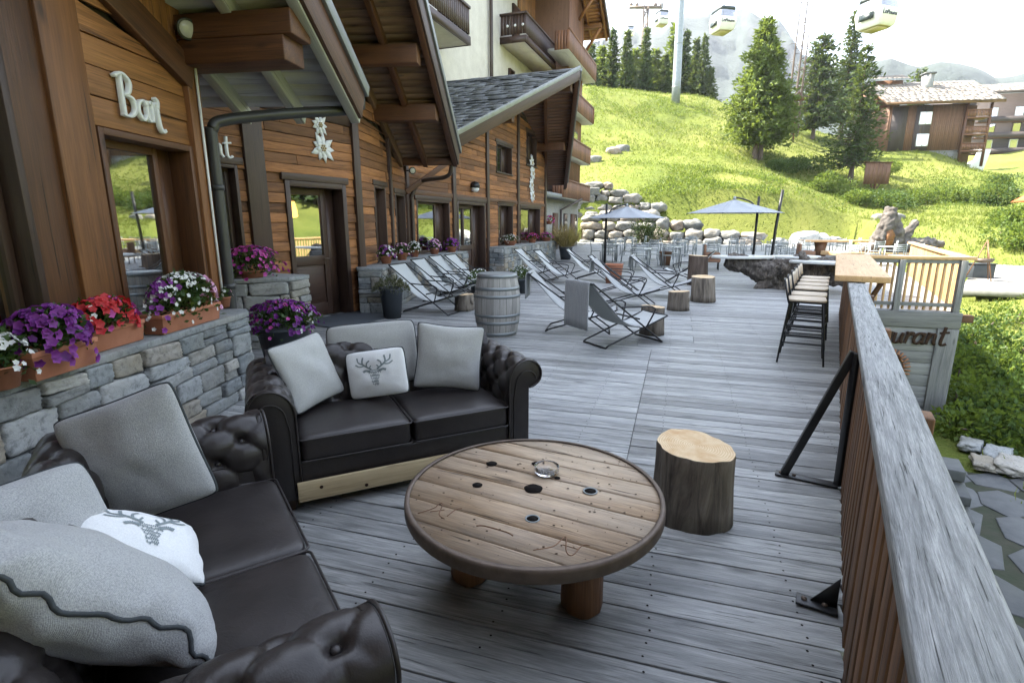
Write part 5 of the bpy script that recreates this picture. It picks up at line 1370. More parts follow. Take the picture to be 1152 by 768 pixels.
def slab(c,pts,name='table_top'):
    m=MB(); P=spline([(a,b_,0) for a,b_ in pts],4,True); m.prism([(p.x,p.y) for p in P],c,Matrix.Identity(3),.06); return m.build(name,'tabletop',rt,bev=.01)
slab((-1.0,.35,.74),[(-.75,-.1),(-.3,-.4),(.4,-.42),(.85,-.15),(.8,.2),(.2,.4),(-.5,.3)])
slab((.75,-.85,.68),[(-.9,.35),(-.4,-.3),(.3,-.7),(.85,-.75),(.95,-.3),(.5,.3),(-.2,.55)])
slab((.75,.95,.70),[(-.6,-.2),(0,-.45),(.6,-.2),(.6,.3),(0,.45),(-.5,.3)])
rs=thing('root_sculpture','silvery upturned root sculpture with orange hollow on the far slab','sculpture',D(996,283,24.5))
zb=rs.location.z
mb=MB(); rooty(mb,[([(-.8,0,-.05),(-.4,0,.5),(-.1,0,1.2),(0,0,1.95)],[.25,.34,.36,.2]),([(.45,0,-.1),(.35,0,.5),(.25,0,1.1),(.05,0,1.7)],[.4,.34,.3,.2]),([(.5,.1,.1),(.9,.1,.7),(1.2,.1,1.25),(1.35,.1,1.35)],[.26,.2,.16,.08]),([(.4,0,.1),(1.2,-.1,.3),(2.0,-.1,.35),(2.6,0,.3)],[.36,.3,.22,.1]),([(1.6,0,.3),(1.85,0,.65)],[.16,.07]),([(-.8,.0,.1),(-1.25,-.1,.02)],[.2,.08])])
b=mb.build('root_trunk','root',rs); remesh(b,.045,.22,.22)
M['silverroot']=plain('silver_root',(.16,.145,.13),(.035,.028,.024),.85,3,.8); b.data.materials[0]=M['silverroot']
mb=MB(); mb.blob((-.12,-.30,.62),(.22,.12,.36),4,.3,1.5,3); mb.build('hollow','orange',rs,smooth=True)
mb=MB(); mb.box((.3,.2,-.1),(5.4,1.6,.14),jit=.03); mb.build('slab_top','honey',rs,bev=.01)
for x_ in (-1.4,1.8): mb=MB(); mb.blob((x_,.2,-.25),(.32,.3,.28),7+x_,.2,2,2); mb.build('slab_foot','root',rs,smooth=True)

# ------------------------------------------------------------------ parasols
def parasol(label,p,r,h,off,az,s2=None):
    o=thing('parasol',label,'parasol',p,0); a=R_(az); d=V((sin(a),cos(a),0)); c=d*off
    mb=MB(); mb.box((0,0,.04),(.7,.7,.08)); mb.build('base','black',o,bev=.01)
    mb=MB(); mb.tube([(0,0,.05),(0,0,h+(.1 if off else .05))],.045,10); 
    if off: mb.tube(spline([(0,0,h-.5),d*off*.3+V((0,0,h-.1)),c+V((0,0,h+.08))],6),.03,8)
    mb.build('pole','black',o,smooth=True)
    mb=MB(); N=8
    def f(u,w_):
        t=u*N; k=int(t)%N; fr=t-int(t); a0=2*pi*k/N+.2; a1=2*pi*(k+1)/N+.2
        p0=V((cos(a0),sin(a0),0)); p1=V((cos(a1),sin(a1),0)); q=p0.lerp(p1,fr)
        return c+q*(r*w_)+V((0,0,h-.46*w_*(r/1.6)-.05*sin(pi*w_)*sin(pi*fr)))
    mb.grid(f,N*6,9,cu=True); s=mb.build('canopy','umbrella',o,smooth=False)
    mb=MB()
    for k in range(N):
        a0=2*pi*k/N+.2; mb.tube([c+V((0,0,h-.03)),c+V((cos(a0)*r,sin(a0)*r,h-.46*(r/1.6)-.02))],.012,6)
    mb.build('ribs','black',o)
    mb=MB(); mb.lathe([(.06,h),(.05,h+.08),(0,h+.12)],c,10); mb.build('finial','umbrella',o)
    return o
parasol('open grey blue parasol at the left beside the boulder wall',G(680,298),1.58,2.26,.9,70)
parasol('open pale blue parasol standing behind the great root table',G(846,301),1.70,2.46,.85,-85)
po=thing('dark_post','slim dark steel post standing beside the right hand parasol','post',G(866,303)); mb=MB(); mb.tube([(0,0,0),(.05,0,1.4),(.16,0,2.75)],.05,10); mb.build('post_tube','black',po,smooth=True)
mb=MB(); mb.lathe([(.25,0),(.25,.03),(.06,.05)],(0,0,0),14); mb.build('base_plate','black',po)

# ------------------------------------------------------------------ far cafe tables and chairs
def cafe_chair():
    o=thing('cafe_chair','','chair',(0,0,0)); r=.014
    mb=MB(); mb.prism(rrect(.42,.42,.05),(0,0,.44),Matrix.Identity(3),.02); mb.build('seat','chairmetal',o)
    mb=MB()
    for i in range(4): mb.box((-.21-.02*i/3,0,.62+i*.07),(.012,.4,.04))
    mb.build('backrest','chairmetal',o)
    for sx in (1,-1):
        for sy in (1,-1):
            mb=MB(); mb.tube([(sx*.22,sy*.21,0),(sx*.19,sy*.2,.45)]+([(-.23,sy*.2,.88)] if sx<0 else []),r,6); mb.build('leg','chairmetal',o)
    return o
def cafe_table():
    o=thing('cafe_table','','table',(0,0,0))
    mb=MB(); mb.prism(rrect(.75,.75,.04),(0,0,.72),Matrix.Identity(3),.025); mb.build('table_top','tabletop',o)
    for sx in (1,-1):
        for sy in (1,-1): mb=MB(); mb.tube([(sx*.3,sy*.3,0),(sx*.3,sy*.3,.72)],.018,6); mb.build('leg','chairmetal',o)
    return o
random.seed(61)
CC=cafe_chair(); CT=cafe_table(); firstc=[True,True]
spots=[(4.6,19.2),(6.1,20.5),(4.2,23.0),(6.4,24.2),(8.6,23.2),(10.9,22.2),(12.6,23.4),(8.4,27.0),(11.2,26.8),(13.6,27.0),(5.4,28.0),(14.6,20.6),(15.8,23.6),(17.0,28.0),(10.5,31.5),(14.0,32.0),(7.0,32.0)]
for i,(x,y) in enumerate(spots):
    o=CT if firstc[0] else dup(CT,(0,0,0),0); firstc[0]=False
    rzt=R_(-17)+random.uniform(-.1,.1); o.location=(x,y,0); o.rotation_euler=(0,0,rzt); o['label']='pale square metal cafe table among chairs on the far terrace'; o['group']='cafe tables on the far terrace'
    for k in range(4):
        if random.random()<.2: continue
        a=rzt+k*pi/2; o=CC if firstc[1] else dup(CC,(0,0,0),0); firstc[1]=False
        d=.62+random.uniform(-.05,.12); o.location=(x+cos(a)*d,y+sin(a)*d,0); o.rotation_euler=(0,0,a+pi+random.uniform(-.25,.25)); o['label']='pale slatted metal chair at a cafe table on the far terrace'; o['group']='cafe chairs on the far terrace'
for i,(px,py,l) in enumerate(((690,318,'square rust brown planter among chairs under the left parasol'),(748,298,'square rust brown planter in the middle of the far terrace'),(800,303,'brown woven armchair between the parasol and root table'),(905,300,'brown woven chair at the lit far table beside the root table'))):
    p=G(px,py); o=thing('planter_box' if i<2 else 'woven_chair',l,'planter' if i<2 else 'chair',p,R_(-17)); s=.5 if i<2 else .5
    mb=MB()
    if i<2:
        mb.lathe([(.26,0),(.33,.5),(.34,.52),(.30,.52),(.28,.42),(0,.42)],(0,0,0),4,rz3(pi/4)); mb.build('pot','terracotta' if i==0 else 'wicker',o)
        mb=MB(); mb.lathe([(.0,.43),(.27,.43)],(0,0,0),4,rz3(pi/4)); mb.build('soil','soil',o)
    else:
        mb.box((0,0,.35),(.55,.55,.16)); mb.build('seat','wicker',o,bev=.03); mb=MB(); mb.box((-.26,0,.62),(.08,.56,.5)); mb.build('backrest','wicker',o,bev=.03)
        for sy in (1,-1): mb=MB(); mb.box((0,sy*.27,.5),(.5,.07,.2)); mb.build('armrest','wicker',o,bev=.02)
        for sx in (1,-1):
            for sy in (1,-1): mb=MB(); mb.tube([(sx*.22,sy*.22,0),(sx*.22,sy*.22,.3)],.02,6); mb.build('leg','black',o)
lt=thing('slab_table','long sunlit wooden slab table at the far terrace edge','table',(17.6,26.6,0),R_(-6))
mb=MB(); mb.box((0,0,.74),(6.5,.9,.09)); mb.build('table_top','honey',lt,bev=.01)
for x in (-2.2,2.2): mb=MB(); mb.lathe([(.28,0),(.24,.35),(.3,.7)],(x,0,0),14); mb.build('leg','legwood',lt,smooth=True)
# tripod fire stand
tr=thing('tripod_grill','rusty tripod fire grill standing on the far paved slab','grill',V((20.6,23.3,-.85)))
for k,a in enumerate((20,150,270)): mb=MB(); mb.tube([(cos(R_(a))*.55,sin(R_(a))*.55,0),(0,0,1.75)],.022,8); mb.build('leg','legwood',tr)
mb=MB(); mb.lathe([(0,.75),(.3,.8),(.36,.95),(.33,.95),(.28,.83),(0,.79)],(0,0,0),18); mb.build('fire_bowl','steel',tr,smooth=True)
mb=MB(); mb.tube([(0,0,1.7),(0,0,.8)],.01,6); mb.tube([(cos(k*pi/8)*.34,sin(k*pi/8)*.34,.95) for k in range(17)],.012,6); mb.build('chain','steel',tr)
cs=thing('dark_crate','dark low crate standing behind the tripod grill','crate',V((21.6,24.6,-.85)))
mb=MB(); mb.box((0,0,.3),(1.0,.6,.6)); mb.build('crate_body','pot',cs,bev=.02); mb=MB(); mb.box((0,0,.63),(1.06,.66,.06)); mb.build('lid','black',cs,bev=.01)
# ------------------------------------------------------------------ flower pots
def leafquads(mb,pts,dirs,ln,wd,rng):
    n=len(pts); P=np.array(pts); Dn=np.array(dirs); Dn/=np.linalg.norm(Dn,axis=1,keepdims=True)+1e-9
    S=np.cross(Dn,rng.normal(size=(n,3))); S/=np.linalg.norm(S,axis=1,keepdims=True)+1e-9
    L=ln*rng.uniform(.6,1.3,size=(n,1)); Wd=wd*rng.uniform(.7,1.3,size=(n,1))
    up=np.cross(S,Dn)*L*.12
    a=P; b=P+Dn*L*.5+S*Wd*.5+up; c=P+Dn*L; d=P+Dn*L*.5-S*Wd*.5+up
    v=np.stack([a,b,c,d],1).reshape(-1,3)
    rv=np.repeat(rng.uniform(0,1,size=n),4)
    return mb.add([tuple(x) for x in v],[(4*i,4*i+1,4*i+2,4*i+3) for i in range(n)],None,list(rv))
def blossoms(mb,pts,dirs,r,rng):
    for p,d in zip(pts,dirs):
        R=axes(V(d)+V(tuple(rng.normal(size=3)*.25))); x,y,z=R.col[1],R.col[2],R.col[0]; rr=r*rng.uniform(.75,1.15); p=V(p); vs=[p-z*rr*.35]; n=10
        for k in range(n):
            a=2*pi*k/n; q=rr*(1.0 if k%2==0 else .74); vs.append(p+(x*cos(a)+y*sin(a))*q+z*(rr*.12 if k%2 else 0))
        mb.add(vs,[(0,1+k,1+(k+1)%n) for k in range(n)],None,[max(0,rng.uniform(0,.35))]+[rng.uniform(.45,1)]*n)
fseed=[100]
def flowerpot(name,label,p,rz,pot,size,hgt,flowers,spread=(1.25,1.6),droop=.12,nleaf=420,nfl=90,fr=.026,leaf='leafdark',mound=.26,cat='flower pot'):
    """pot: 'box' or 'round'; size (lx,ly) or radius; flowers [(material, weight, u_range)]"""
    fseed[0]+=1; rng=np.random.default_rng(fseed[0]); o=thing(name,label,cat,p,rz)
    if pot=='box':
        lx,ly=size; mb=MB(); vs=[]
        for z,k in ((0,.84),(hgt-.03,.98),(hgt-.03,1.06),(hgt,1.06),(hgt,.93),(hgt-.04,.92)):
            for sx,sy in ((-1,-1),(1,-1),(1,1),(-1,1)): vs.append((sx*lx/2*(1-(1-k)*ly/lx),sy*ly/2*k,z))
        fs=[(3,2,1,0)]+[(4*i+j,4*i+(j+1)%4,4*i+4+(j+1)%4,4*i+4+j) for i in range(5) for j in range(4)]+[(20,21,22,23)]
        mb.add(vs,fs); mb.build('pot','terracotta',o,bev=.004)
    else:
        r,mat=size; mb=MB(); mb.lathe([(r*.72,0),(r*.98,hgt*.92),(r*1.06,hgt*.93),(r*1.06,hgt),(r*.95,hgt),(r*.9,hgt-.04),(0,hgt-.04)],(0,0,0),28); mb.build('pot',mat,o,smooth=True); lx=ly=2*r
    rx,ry=lx/2*spread[0],ly/2*spread[1]
    def surf(n,rmin=.0,top=True):
        th=rng.uniform(0,2*pi,n); k=np.sqrt(rng.uniform(rmin,1,n)); x=np.cos(th)*k; y=np.sin(th)*k
        z=hgt+mound*np.sqrt(np.clip(1-k**2,0,1))-droop*np.clip(k-.75,0,1)*4*rng.uniform(.3,1.1,n)
        wob=1+.15*np.sin(th*3+fseed[0])+.1*np.sin(th*5)
        P=np.stack([x*rx*wob,y*ry*wob,z],1); N=np.stack([x/rx*.18,y/ry*.18,np.sqrt(np.clip(1-k**2,0.02,1))/max(mound,.08)*.12],1); N/=np.linalg.norm(N,axis=1,keepdims=True); return P,N,x
    mb=MB(); P,N,_=surf(nleaf); dep=rng.uniform(.3,1.0,(nleaf,1)); C=np.array([0,0,hgt]); Q=C+(P-C)*dep
    leafquads(mb,Q,N+rng.normal(size=N.shape)*.6,.055,.03,rng); mb.build('foliage',leaf,o)
    groups={}
    P,N,X=surf(nfl)
    for p_,n_,x_ in zip(P,N,X):
        c=[(m,w_) for m,w_,(a,b) in flowers if a<=x_<=b] or [(m,w_) for m,w_,_ in flowers]; tot=sum(w_ for _,w_ in c); q=rng.uniform(0,tot); s=0
        for m,w_ in c:
            s+=w_
            if q<=s: break
        groups.setdefault(m,[]).append((p_+n_*.02,n_))
    for m,l in groups.items():
        mb=MB(); blossoms(mb,[a for a,_ in l],[b for _,b in l],fr*(.7 if m=='p_white' else 1),rng); mb.build('blossoms',m,o)
    return o
A=(-1,1); zc=.815
def onwall(px,py,z=zc): return G(px,py,z)
w1=R_(90-3)
flowerpot('flower_box','terracotta box of purple petunias at near end of the stone sill',G(70,418,zc)+V((-.03,0,0)),w1,'box',(.42,.17),.16,[('p_purple',3,A),('p_violet',1.5,A),('p_white',.5,(.3,1))],(1.2,1.5),.13,620,190,.030,mound=.2)
flowerpot('flower_box','terracotta box of red petunias and white blossoms under the bar window pillar',G(118,392,zc)+V((-.02,0.05,0)),w1,'box',(.52,.17),.15,[('p_red',3,(-1,.75)),('p_white',2.2,(-1,-.35)),('p_magenta',.3,A)],(1.1,1.4),.05,520,150,.032,mound=.17)
flowerpot('flower_box','terracotta box of trailing white and pale pink petunias by the drainpipe',G(214,366,zc)+V((-.03,-.02,0)),w1,'box',(.74,.18),.15,[('p_white',3,(-1,.6)),('p_purple',2.5,(-1,-.35)),('p_pink',4,(.45,1))],(1.15,1.6),.16,900,260,.028,mound=.27)
flowerpot('flower_pot','terracotta pot of white petunias cut by the left picture edge',G(2,436,zc),0,'round',(.10,'terracotta'),.12,[('p_white',3,A)],(1.6,1.6),.14,300,95,.028,mound=.14)
flowerpot('flower_pot','little pink glazed pot beside the drainpipe foot',G(252,345,.83),0,'round',(.07,'terracotta'),.10,[('p_pink',1,A),('p_white',.4,A)],(1.1,1.1),.03,80,22,.022,mound=.08)
flowerpot('flower_tub','dark tub overflowing with violet petunias between stone wall and sofa',V((-2.62,5.95,0)),0,'round',(.29,'pot'),.50,[('p_purple',3,A),('p_violet',1.6,A),('p_magenta',.7,A),('p_white',.8,(.55,1))],(1.35,1.2),.14,1100,330,.027,mound=.27)
flowerpot('flower_pot','mass of magenta petunias on the square stone pier',V((-3.45,7.05,.93)),.2,'round',(.17,'terracotta'),.10,[('p_magenta',3,A),('p_purple',.5,A)],(2.1,1.9),.14,640,210,.03,mound=.30)
hr=thing('grey_planter','tall dark grey pot of dry heath at the corner of the low wall','planter',V((-2.12,9.25,0)))
mb=MB(); mb.lathe([(.15,0),(.20,.48),(.215,.50),(.215,.54),(.19,.54),(.18,.49),(0,.49)],(0,0,0),28); mb.build('pot','pot',hr,smooth=True)
rng=np.random.default_rng(5); n=900; th=rng.uniform(0,2*pi,n); k=np.sqrt(rng.uniform(0,1,n)); P=np.stack([np.cos(th)*k*.3,np.sin(th)*k*.3,.52+.22*np.sqrt(1-k**2)*rng.uniform(.3,1,n)-.06*k],1)
mb=MB(); leafquads(mb,P,P-np.array([0,0,.42])+rng.normal(size=P.shape)*.12,.06,.014,rng); mb.build('foliage','heath',hr)
for i,(S,u,cols,lab,rd) in enumerate(((S3,.75,[('p_white',2,A),('p_purple',1.2,A)],'pot of white and violet petunias first along the low stone wall',.14),(S3,1.85,[('p_pink',2.5,A),('p_white',.8,A),('p_purple',.5,A)],'pot of pale pink petunias second along the low stone wall',.15),(S3,2.9,[('p_white',3,A)],'pot of small white blossoms before the third window',.13),
        (S4,.85,[('p_pink',1,A),('p_violet',1,A),('p_white',.6,A)],'pot of mixed pink and violet petunias beneath the reflecting window',.15),(S4,1.85,[('p_purple',3,A)],'pot of deep purple petunias at the entrance end of the low wall',.17),
        (S4,6.6,[('p_white',3,A)],'wide box of white flowers on the far low wall',.26),(S4,9.2,[('p_magenta',1,A),('p_red',1,A)],'small dark red flower pot on the far low wall',.2),(S4,11.2,[('p_magenta',3,A)],'bright magenta flower pot at far end of the low wall',.26))):
    flowerpot('flower_pot',lab,S(u,.30,.835),0,'round',(rd*.85,'terracotta'),.15,cols,(1.5,1.5),.08,330,95,.03,mound=.20 if S is S3 else .22)
flowerpot('flower_pot','dark pot of white bells at foot of the glazed entrance door',V((-.75,11.9,0)),0,'round',(.2,'pot'),.32,[('p_white',1,A)],(1.5,1.5),.1,420,42,.03,mound=.3)
flowerpot('flower_pot','dark pot of white bells just behind the barrel top',V((.22,12.6,0)),0,'round',(.2,'pot'),.34,[('p_white',1,A)],(1.5,1.5),.1,420,30,.03,mound=.3)
gp_=thing('grass_planter','dark pot of straw coloured ornamental grass beyond the far low wall','planter',S4(12.0,1.0,0))
mb=MB(); mb.lathe([(.22,0),(.3,.5),(.32,.55),(.27,.55),(0,.5)],(0,0,0),20); mb.build('pot','pot',gp_,smooth=True)
P=rng.normal(size=(500,3))*np.array([.12,.12,.02])+np.array([0,0,.55]); mb=MB(); leafquads(mb,P,np.stack([P[:,0]*4,P[:,1]*4,np.full(500,1.0)],1)+rng.normal(size=P.shape)*.15,.95,.03,rng); mb.build('foliage','straw',gp_)
flowerpot('hanging_basket','magenta hanging flower basket on the stone ground floor',S4(13.9,-.35,1.55),0,'round',(.16,'terracotta'),.15,[('p_magenta',2,A),('p_red',1,A)],(1.8,1.8),.12,200,60,.04,mound=.25)

# ------------------------------------------------------------------ trees
def conifer_mesh(h,r,seed,dens=1.0,mat='needle',base=.12,shape=1.0,droop=.25,ln=.42,wid=.16,cl=9,twist=0,two=False):
    rng=np.random.default_rng(seed); mb=MB(); tk=MB()
    stems=[(0,0,0,h)]+([(r*.12,.1,.15,h*.86)] if two else [])
    PP=[];DD=[]
    for (sx,sy,lean_,hh_) in stems:
        tk.tube([(sx+lean_*k*.3,sy,hh_*k) for k in (0,.02,.1,.3,.6,.85,1.0)],[.030*h*.8,.022*h,.017*h,.014*h,.008*h,.003*h,.001*h],9)
        z=hh_*base
        while z<hh_*.985:
            f=(z-hh_*base)/(hh_*(1-base)); R=r*((1-f)**shape)*(.78+.35*mnoise.noise(V((seed,z*.6,0)))+.1)
            if f<.12: R*=.65+.35*f/.12
            nb=int((5+4*(1-f))*dens)
            for b in range(nb):
                a=rng.uniform(0,2*pi); L=R*rng.uniform(.55,1.12)*(1+.18*math.sin(a*2+seed)); 
                if L<.15: L=.15
                rise=rng.uniform(-.1,.35)*(.4+f); nseg=max(3,int(cl*(L/r+.25)*dens))
                tk_=[]
                for q in range(nseg):
                    s=(q+rng.uniform(.2,.9))/nseg; dist=L*s
                    zz=z+L*(rise*s-droop*s*s)+rng.normal()*.06
                    sp=.24*L*(1-s*.5); PP.append((sx+math.cos(a)*dist+rng.normal()*sp*.5,sy+math.sin(a)*dist+rng.normal()*sp*.5,zz)); DD.append((math.cos(a)+rng.normal()*.55,math.sin(a)+rng.normal()*.55,.15+rng.normal()*.35))
                if rng.uniform()<.6 and L>.5: tk.tube([(sx,sy,z),(sx+math.cos(a)*L*.5,sy+math.sin(a)*L*.5,z+L*(rise*.5-droop*.25)),(sx+math.cos(a)*L*.92,sy+math.sin(a)*L*.92,z+L*(rise*.9-droop*.8))],[.004*h*(1-f)+.008,.003*h*(1-f)+.005,.004],5,cap=False)
            z+=hh_*rng.uniform(.013,.022)/max(dens,.6)
    P=np.array(PP);Dd=np.array(DD)
    for k in range(2): leafquads(mb,P+rng.normal(size=P.shape)*.05,Dd+rng.normal(size=Dd.shape)*.45,ln,wid,rng)
    return tk,mb
def tree(label,p,h,r,seed,mat='needle',name='pine_tree',cat='pine tree',group=None,**kw):
    o=thing(name,label,cat,p,0,group); tk,mb=conifer_mesh(h,r,seed,mat=mat,**kw); tk.build('trunk','bark',o,smooth=True); mb.build('crown',mat,o); return o
def ground_at(px,py,d):
    q=D(px,py,d); return V((q.x,q.y,gz(q.x,q.y)-.1))
tree('large spreading pine with twin trunks on the middle of the hillside',ground_at(850,166,64),14.8,5.6,201,'larch',dens=1.3,base=.15,shape=.72,droop=.15,ln=.58,wid=.19,cl=14,two=True)
tree('ragged dark pine on the slope just left of the brown chalet',ground_at(957,200,62),14.2,4.2,202,'needle',dens=1.05,base=.14,shape=.72,droop=.2,ln=.55,wid=.17,cl=9)
tree('tall narrow spruce rising behind the round dark pine',ground_at(947,140,84),17.5,3.0,203,'needle',dens=1.15,base=.16,shape=.75,droop=.3,ln=.6,wid=.2,cl=8)
tree('round topped dark pine beside the tall narrow spruce',ground_at(916,140,82),14.0,4.3,204,'needle',dens=1.1,base=.12,shape=.42,droop=.1,ln=.6,wid=.22,cl=10)
tree('small rounded pine peeping over the brown chalet roof',ground_at(1023,160,95),14.5,2.8,205,'needle',name='pine_tree',dens=.9,base=.35,shape=.4,ln=.6,wid=.25,cl=8)
# bare dead trunks
db=thing('dead_tree','bare dead tree with twiggy thin trunks above the round pine','dead tree',ground_at(884,150,80)); tk=MB(); rng=np.random.default_rng(77)
for x0,hh_ in ((0,21.0),(.9,22.5),(1.6,17)):
    tk.tube([(x0+.02*z*z*.03,0,z) for z in np.linspace(0,hh_,8)],[.22,.19,.16,.13,.1,.08,.05,.02],8)
    for k in range(46):
        z=rng.uniform(4,hh_); a=rng.uniform(0,6.3); L=rng.uniform(.5,1.7)*(1.1-z/hh_*.6); x1=x0+.02*z*z*.03
        tk.tube([(x1,0,z),(x1+cos(a)*L*.6,sin(a)*L*.6,z+.15*L),(x1+cos(a)*L,sin(a)*L,z-.1*L)],[.045,.03,.012],5)
tk.build('trunk','bark',db,smooth=True)
# copse behind the lift pole
cop=[(664,112,98,7.5,2.2,'needle'),(675,112,102,8.5,2.6,'larch'),(688,110,100,10.5,2.3,'needle'),(703,109,98,9.8,2.1,'needle'),(713,110,104,9,2.5,'larch'),(724,110,99,10.8,2.2,'needle'),(735,112,102,8.8,2.6,'larch'),(746,114,100,7.5,2.0,'needle'),(756,115,104,14.0,3.0,'larch'),(768,115,103,12.6,2.4,'needle'),(779,116,101,11,2.1,'needle'),(789,117,100,11.5,2.0,'needle'),(798,118,99,6.5,1.7,'needle'),(683,111,107,8,2.4,'larch'),(744,113,108,9.5,2.6,'larch'),(775,116,108,10,2.4,'larch')]
protoN=None;protoL=None
for i,(px,py,d,h,r,m) in enumerate(cop):
    p=ground_at(px,py,d); lab={'needle':'dark pointed fir in the copse behind the lift pole','larch':'light green larch in the copse behind the lift pole'}[m]
    pr=protoN if m=='needle' else protoL
    if pr is None:
        o=tree(lab,p,10,2.3,300+i,m,name='fir_tree' if m=='needle' else 'larch_tree',cat='tree',group='trees in the copse behind the lift pole',dens=.85,base=.04,shape=.85 if m=='needle' else .55,ln=.7,wid=.26,cl=8)
        if m=='needle': protoN=o
        else: protoL=o
        o.scale=(r/2.3,r/2.3,h/10); o['group']='dark firs in the copse' if m=='needle' else 'light larches in the copse'
    else: dup(pr,p,random.uniform(0,6),lab,(r/2.3,r/2.3,h/10))
# trees to the right that stand outside the picture but show in the window glass
for i,(x,y,h) in enumerate(((40,17,12),(46,24,14),(52,8,13),(34,6,10))):
    dup(protoN,(x,y,gz(x,y)-.1),i*1.3,'dark pointed fir on the bank to the right of the terrace',(h/8,h/8,h/9),group='firs right of the terrace')

# bushes
def bush(label,p,size,seed,mat='leafbush',n=900,ln=.22,wd=.12,name='bush',cat='bush',group=None):
    o=thing(name,label,cat,p,0,group); rng=np.random.default_rng(seed); mb=MB(); k=6
    C=rng.normal(size=(k,3))*np.array([.42,.42,.22]); C[:,2]=np.abs(C[:,2])+.35; Rr=rng.uniform(.35,.6,k); idx=rng.integers(0,k,n)
    d=rng.normal(size=(n,3)); d/=np.linalg.norm(d,axis=1,keepdims=True); P=(C[idx]+d*(Rr[idx]*rng.uniform(.55,1.05,n))[:,None])*np.array(size); P[:,2]=np.abs(P[:,2])
    leafquads(mb,P,d+rng.normal(size=d.shape)*.5+np.array([0,0,.3]),ln,wd,rng); mb.build('foliage',mat,o)
    tk=MB()
    for c in C[:4]: tk.tube([(0,0,-.1),tuple(c*np.array(size)*.5),tuple(c*np.array(size))],[.05,.035,.015],5)
    tk.build('stems','bark',o); return o
M['leafgreen']=leafmat('shade_leaves',(.02,.05,.012),(.06,.105,.025),.3)
BS=[(1010,225,52,(2.2,1.6,1.5),'leafgreen'),(1042,222,54,(2.6,1.6,1.7),'leafbush'),(1070,218,56,(2.4,1.6,1.8),'leafbush'),(1095,222,54,(2.2,1.6,1.9),'leafbush'),(1120,228,52,(2.4,1.6,1.8),'leafgreen'),
    (905,190,64,(2.6,1.8,1.5),'leafgreen'),(930,212,57,(2.6,1.6,1.5),'leafbush'),(880,185,62,(2.2,1.6,1.3),'leafgreen'),(985,222,55,(2.4,1.6,1.4),'leafgreen'),(960,222,54,(2.0,1.5,1.2),'leafbush'),(990,195,66,(2.6,1.8,1.6),'leafbush'),(1148,262,34,(1.8,1.5,1.5),'leafbush'),(1140,240,40,(2.2,1.6,1.7),'leafbush'),(1128,215,60,(2.4,1.7,1.7),'leafgreen')]
bl_=['dark green bush at left foot of the shrubby bank','bright bush on the lower bank beneath the brown sign board','bright bush right of centre on the lower shrubby bank','bright bush below the white wall on the lower bank','shaded bush at the dark right end of the lower bank','dark bush under the twin trunk pine on the right','bright bush in the dip behind the white boulders','small dark bush right at the foot of the twin trunk pine','dark bush below the ragged pine','bright low bush left of the dark bank','bright bush beneath the ragged pine on its right','large bright bush at the right picture edge beyond the pavement','bright bush up the slope behind the edge bush','dark bush on the slope under the orange cloth']
for i,(px,py,d,s,m) in enumerate(BS): bush(bl_[i],ground_at(px,py,d),s,500+i,m,2400,.22,.12)
bush('dark evergreen shrub in front of the boulder wall by the left parasol',ground_at(723,268,42)+V((0,0,.5)),(1.5,1.0,1.7),540,'needle',1600,.22,.07,'evergreen_shrub','shrub')
# undergrowth below the railing on the right
UG=[(1095,455,9.2,(.6,.5,.5)),(1125,440,9.6,(.8,.6,.55)),(1105,420,10.6,(.8,.6,.6)),(1140,470,8.6,(.7,.6,.45)),(1085,400,11.8,(.7,.6,.7)),(1130,400,11.2,(.9,.7,.6)),(1150,430,9.8,(.8,.6,.6)),(1100,375,13.5,(.9,.7,.8)),(1145,370,12.6,(.9,.7,.7)),(1120,470,8.9,(.6,.5,.4)),(1110,490,8.7,(.5,.4,.3)),(1100,350,15.5,(1.1,.8,.9)),(1125,345,15,(1.0,.8,.8)),(1150,350,14.5,(1.2,.9,.9)),(1095,380,12.5,(.9,.7,.8)),(1125,382,12,(1.0,.8,.7)),(1150,395,11.3,(1.0,.8,.8)),(1138,420,10.2,(.9,.7,.6)),(1150,455,9.0,(.8,.6,.5)),(1128,455,9.2,(.7,.6,.5)),(1080,430,10.2,(.6,.5,.7)),(1078,380,12.6,(.8,.6,.8)),(1148,325,18,(1.3,.9,.9)),(1112,333,17,(1.0,.8,.7))]
for i,(px,py,d,s) in enumerate(UG):
    bush('leafy weeds below the sign panel on the sunlit lower bank',ground_at(px,py,d),s,560+i,'leafgreen' if i%2 else 'leafbush',700,.10,.075,'weed_clump','weeds','leafy weeds on the lower bank')

# grass blades: one mass
rng=np.random.default_rng(9); mb=MB()
def blades(n,fx,ln,wd):
    PX=rng.uniform(fx[0],fx[1],n); PY=rng.uniform(fx[2],fx[3],n)
    P=[];
    for a,b in zip(PX,PY):
        if (b<46.5 and a<b*.601+2.9) : continue
        if 18<a<45 and 17<b<31 and (a-19)*(18.5-22.2)-(b-22.2)*(26.5-19)<0 and b>22.2-(a-19)*.5 and b< 23+(a-19)*1.0: continue
        P.append((a,b,gz(a,b)))
    P=np.array(P)
    if len(P)==0: return
    for k in range(3):
        Q=P+rng.normal(size=P.shape)*np.array([.18,.18,0])*ln*2; leafquads(mb,Q,np.array([0,0,1.0])+rng.normal(size=P.shape)*np.array([.35,.35,.1]),ln*(1+.6*(k==2)),wd,rng)
blades(9000,(2.5,22,2,24),.13,.022); blades(9000,(-2,45,44,66),.17,.045); blades(8000,(-4,70,60,98),.28,.08); blades(6000,(20,46,24,48),.22,.05)
tag(mb.build('grass','grassblade'),kind='stuff')

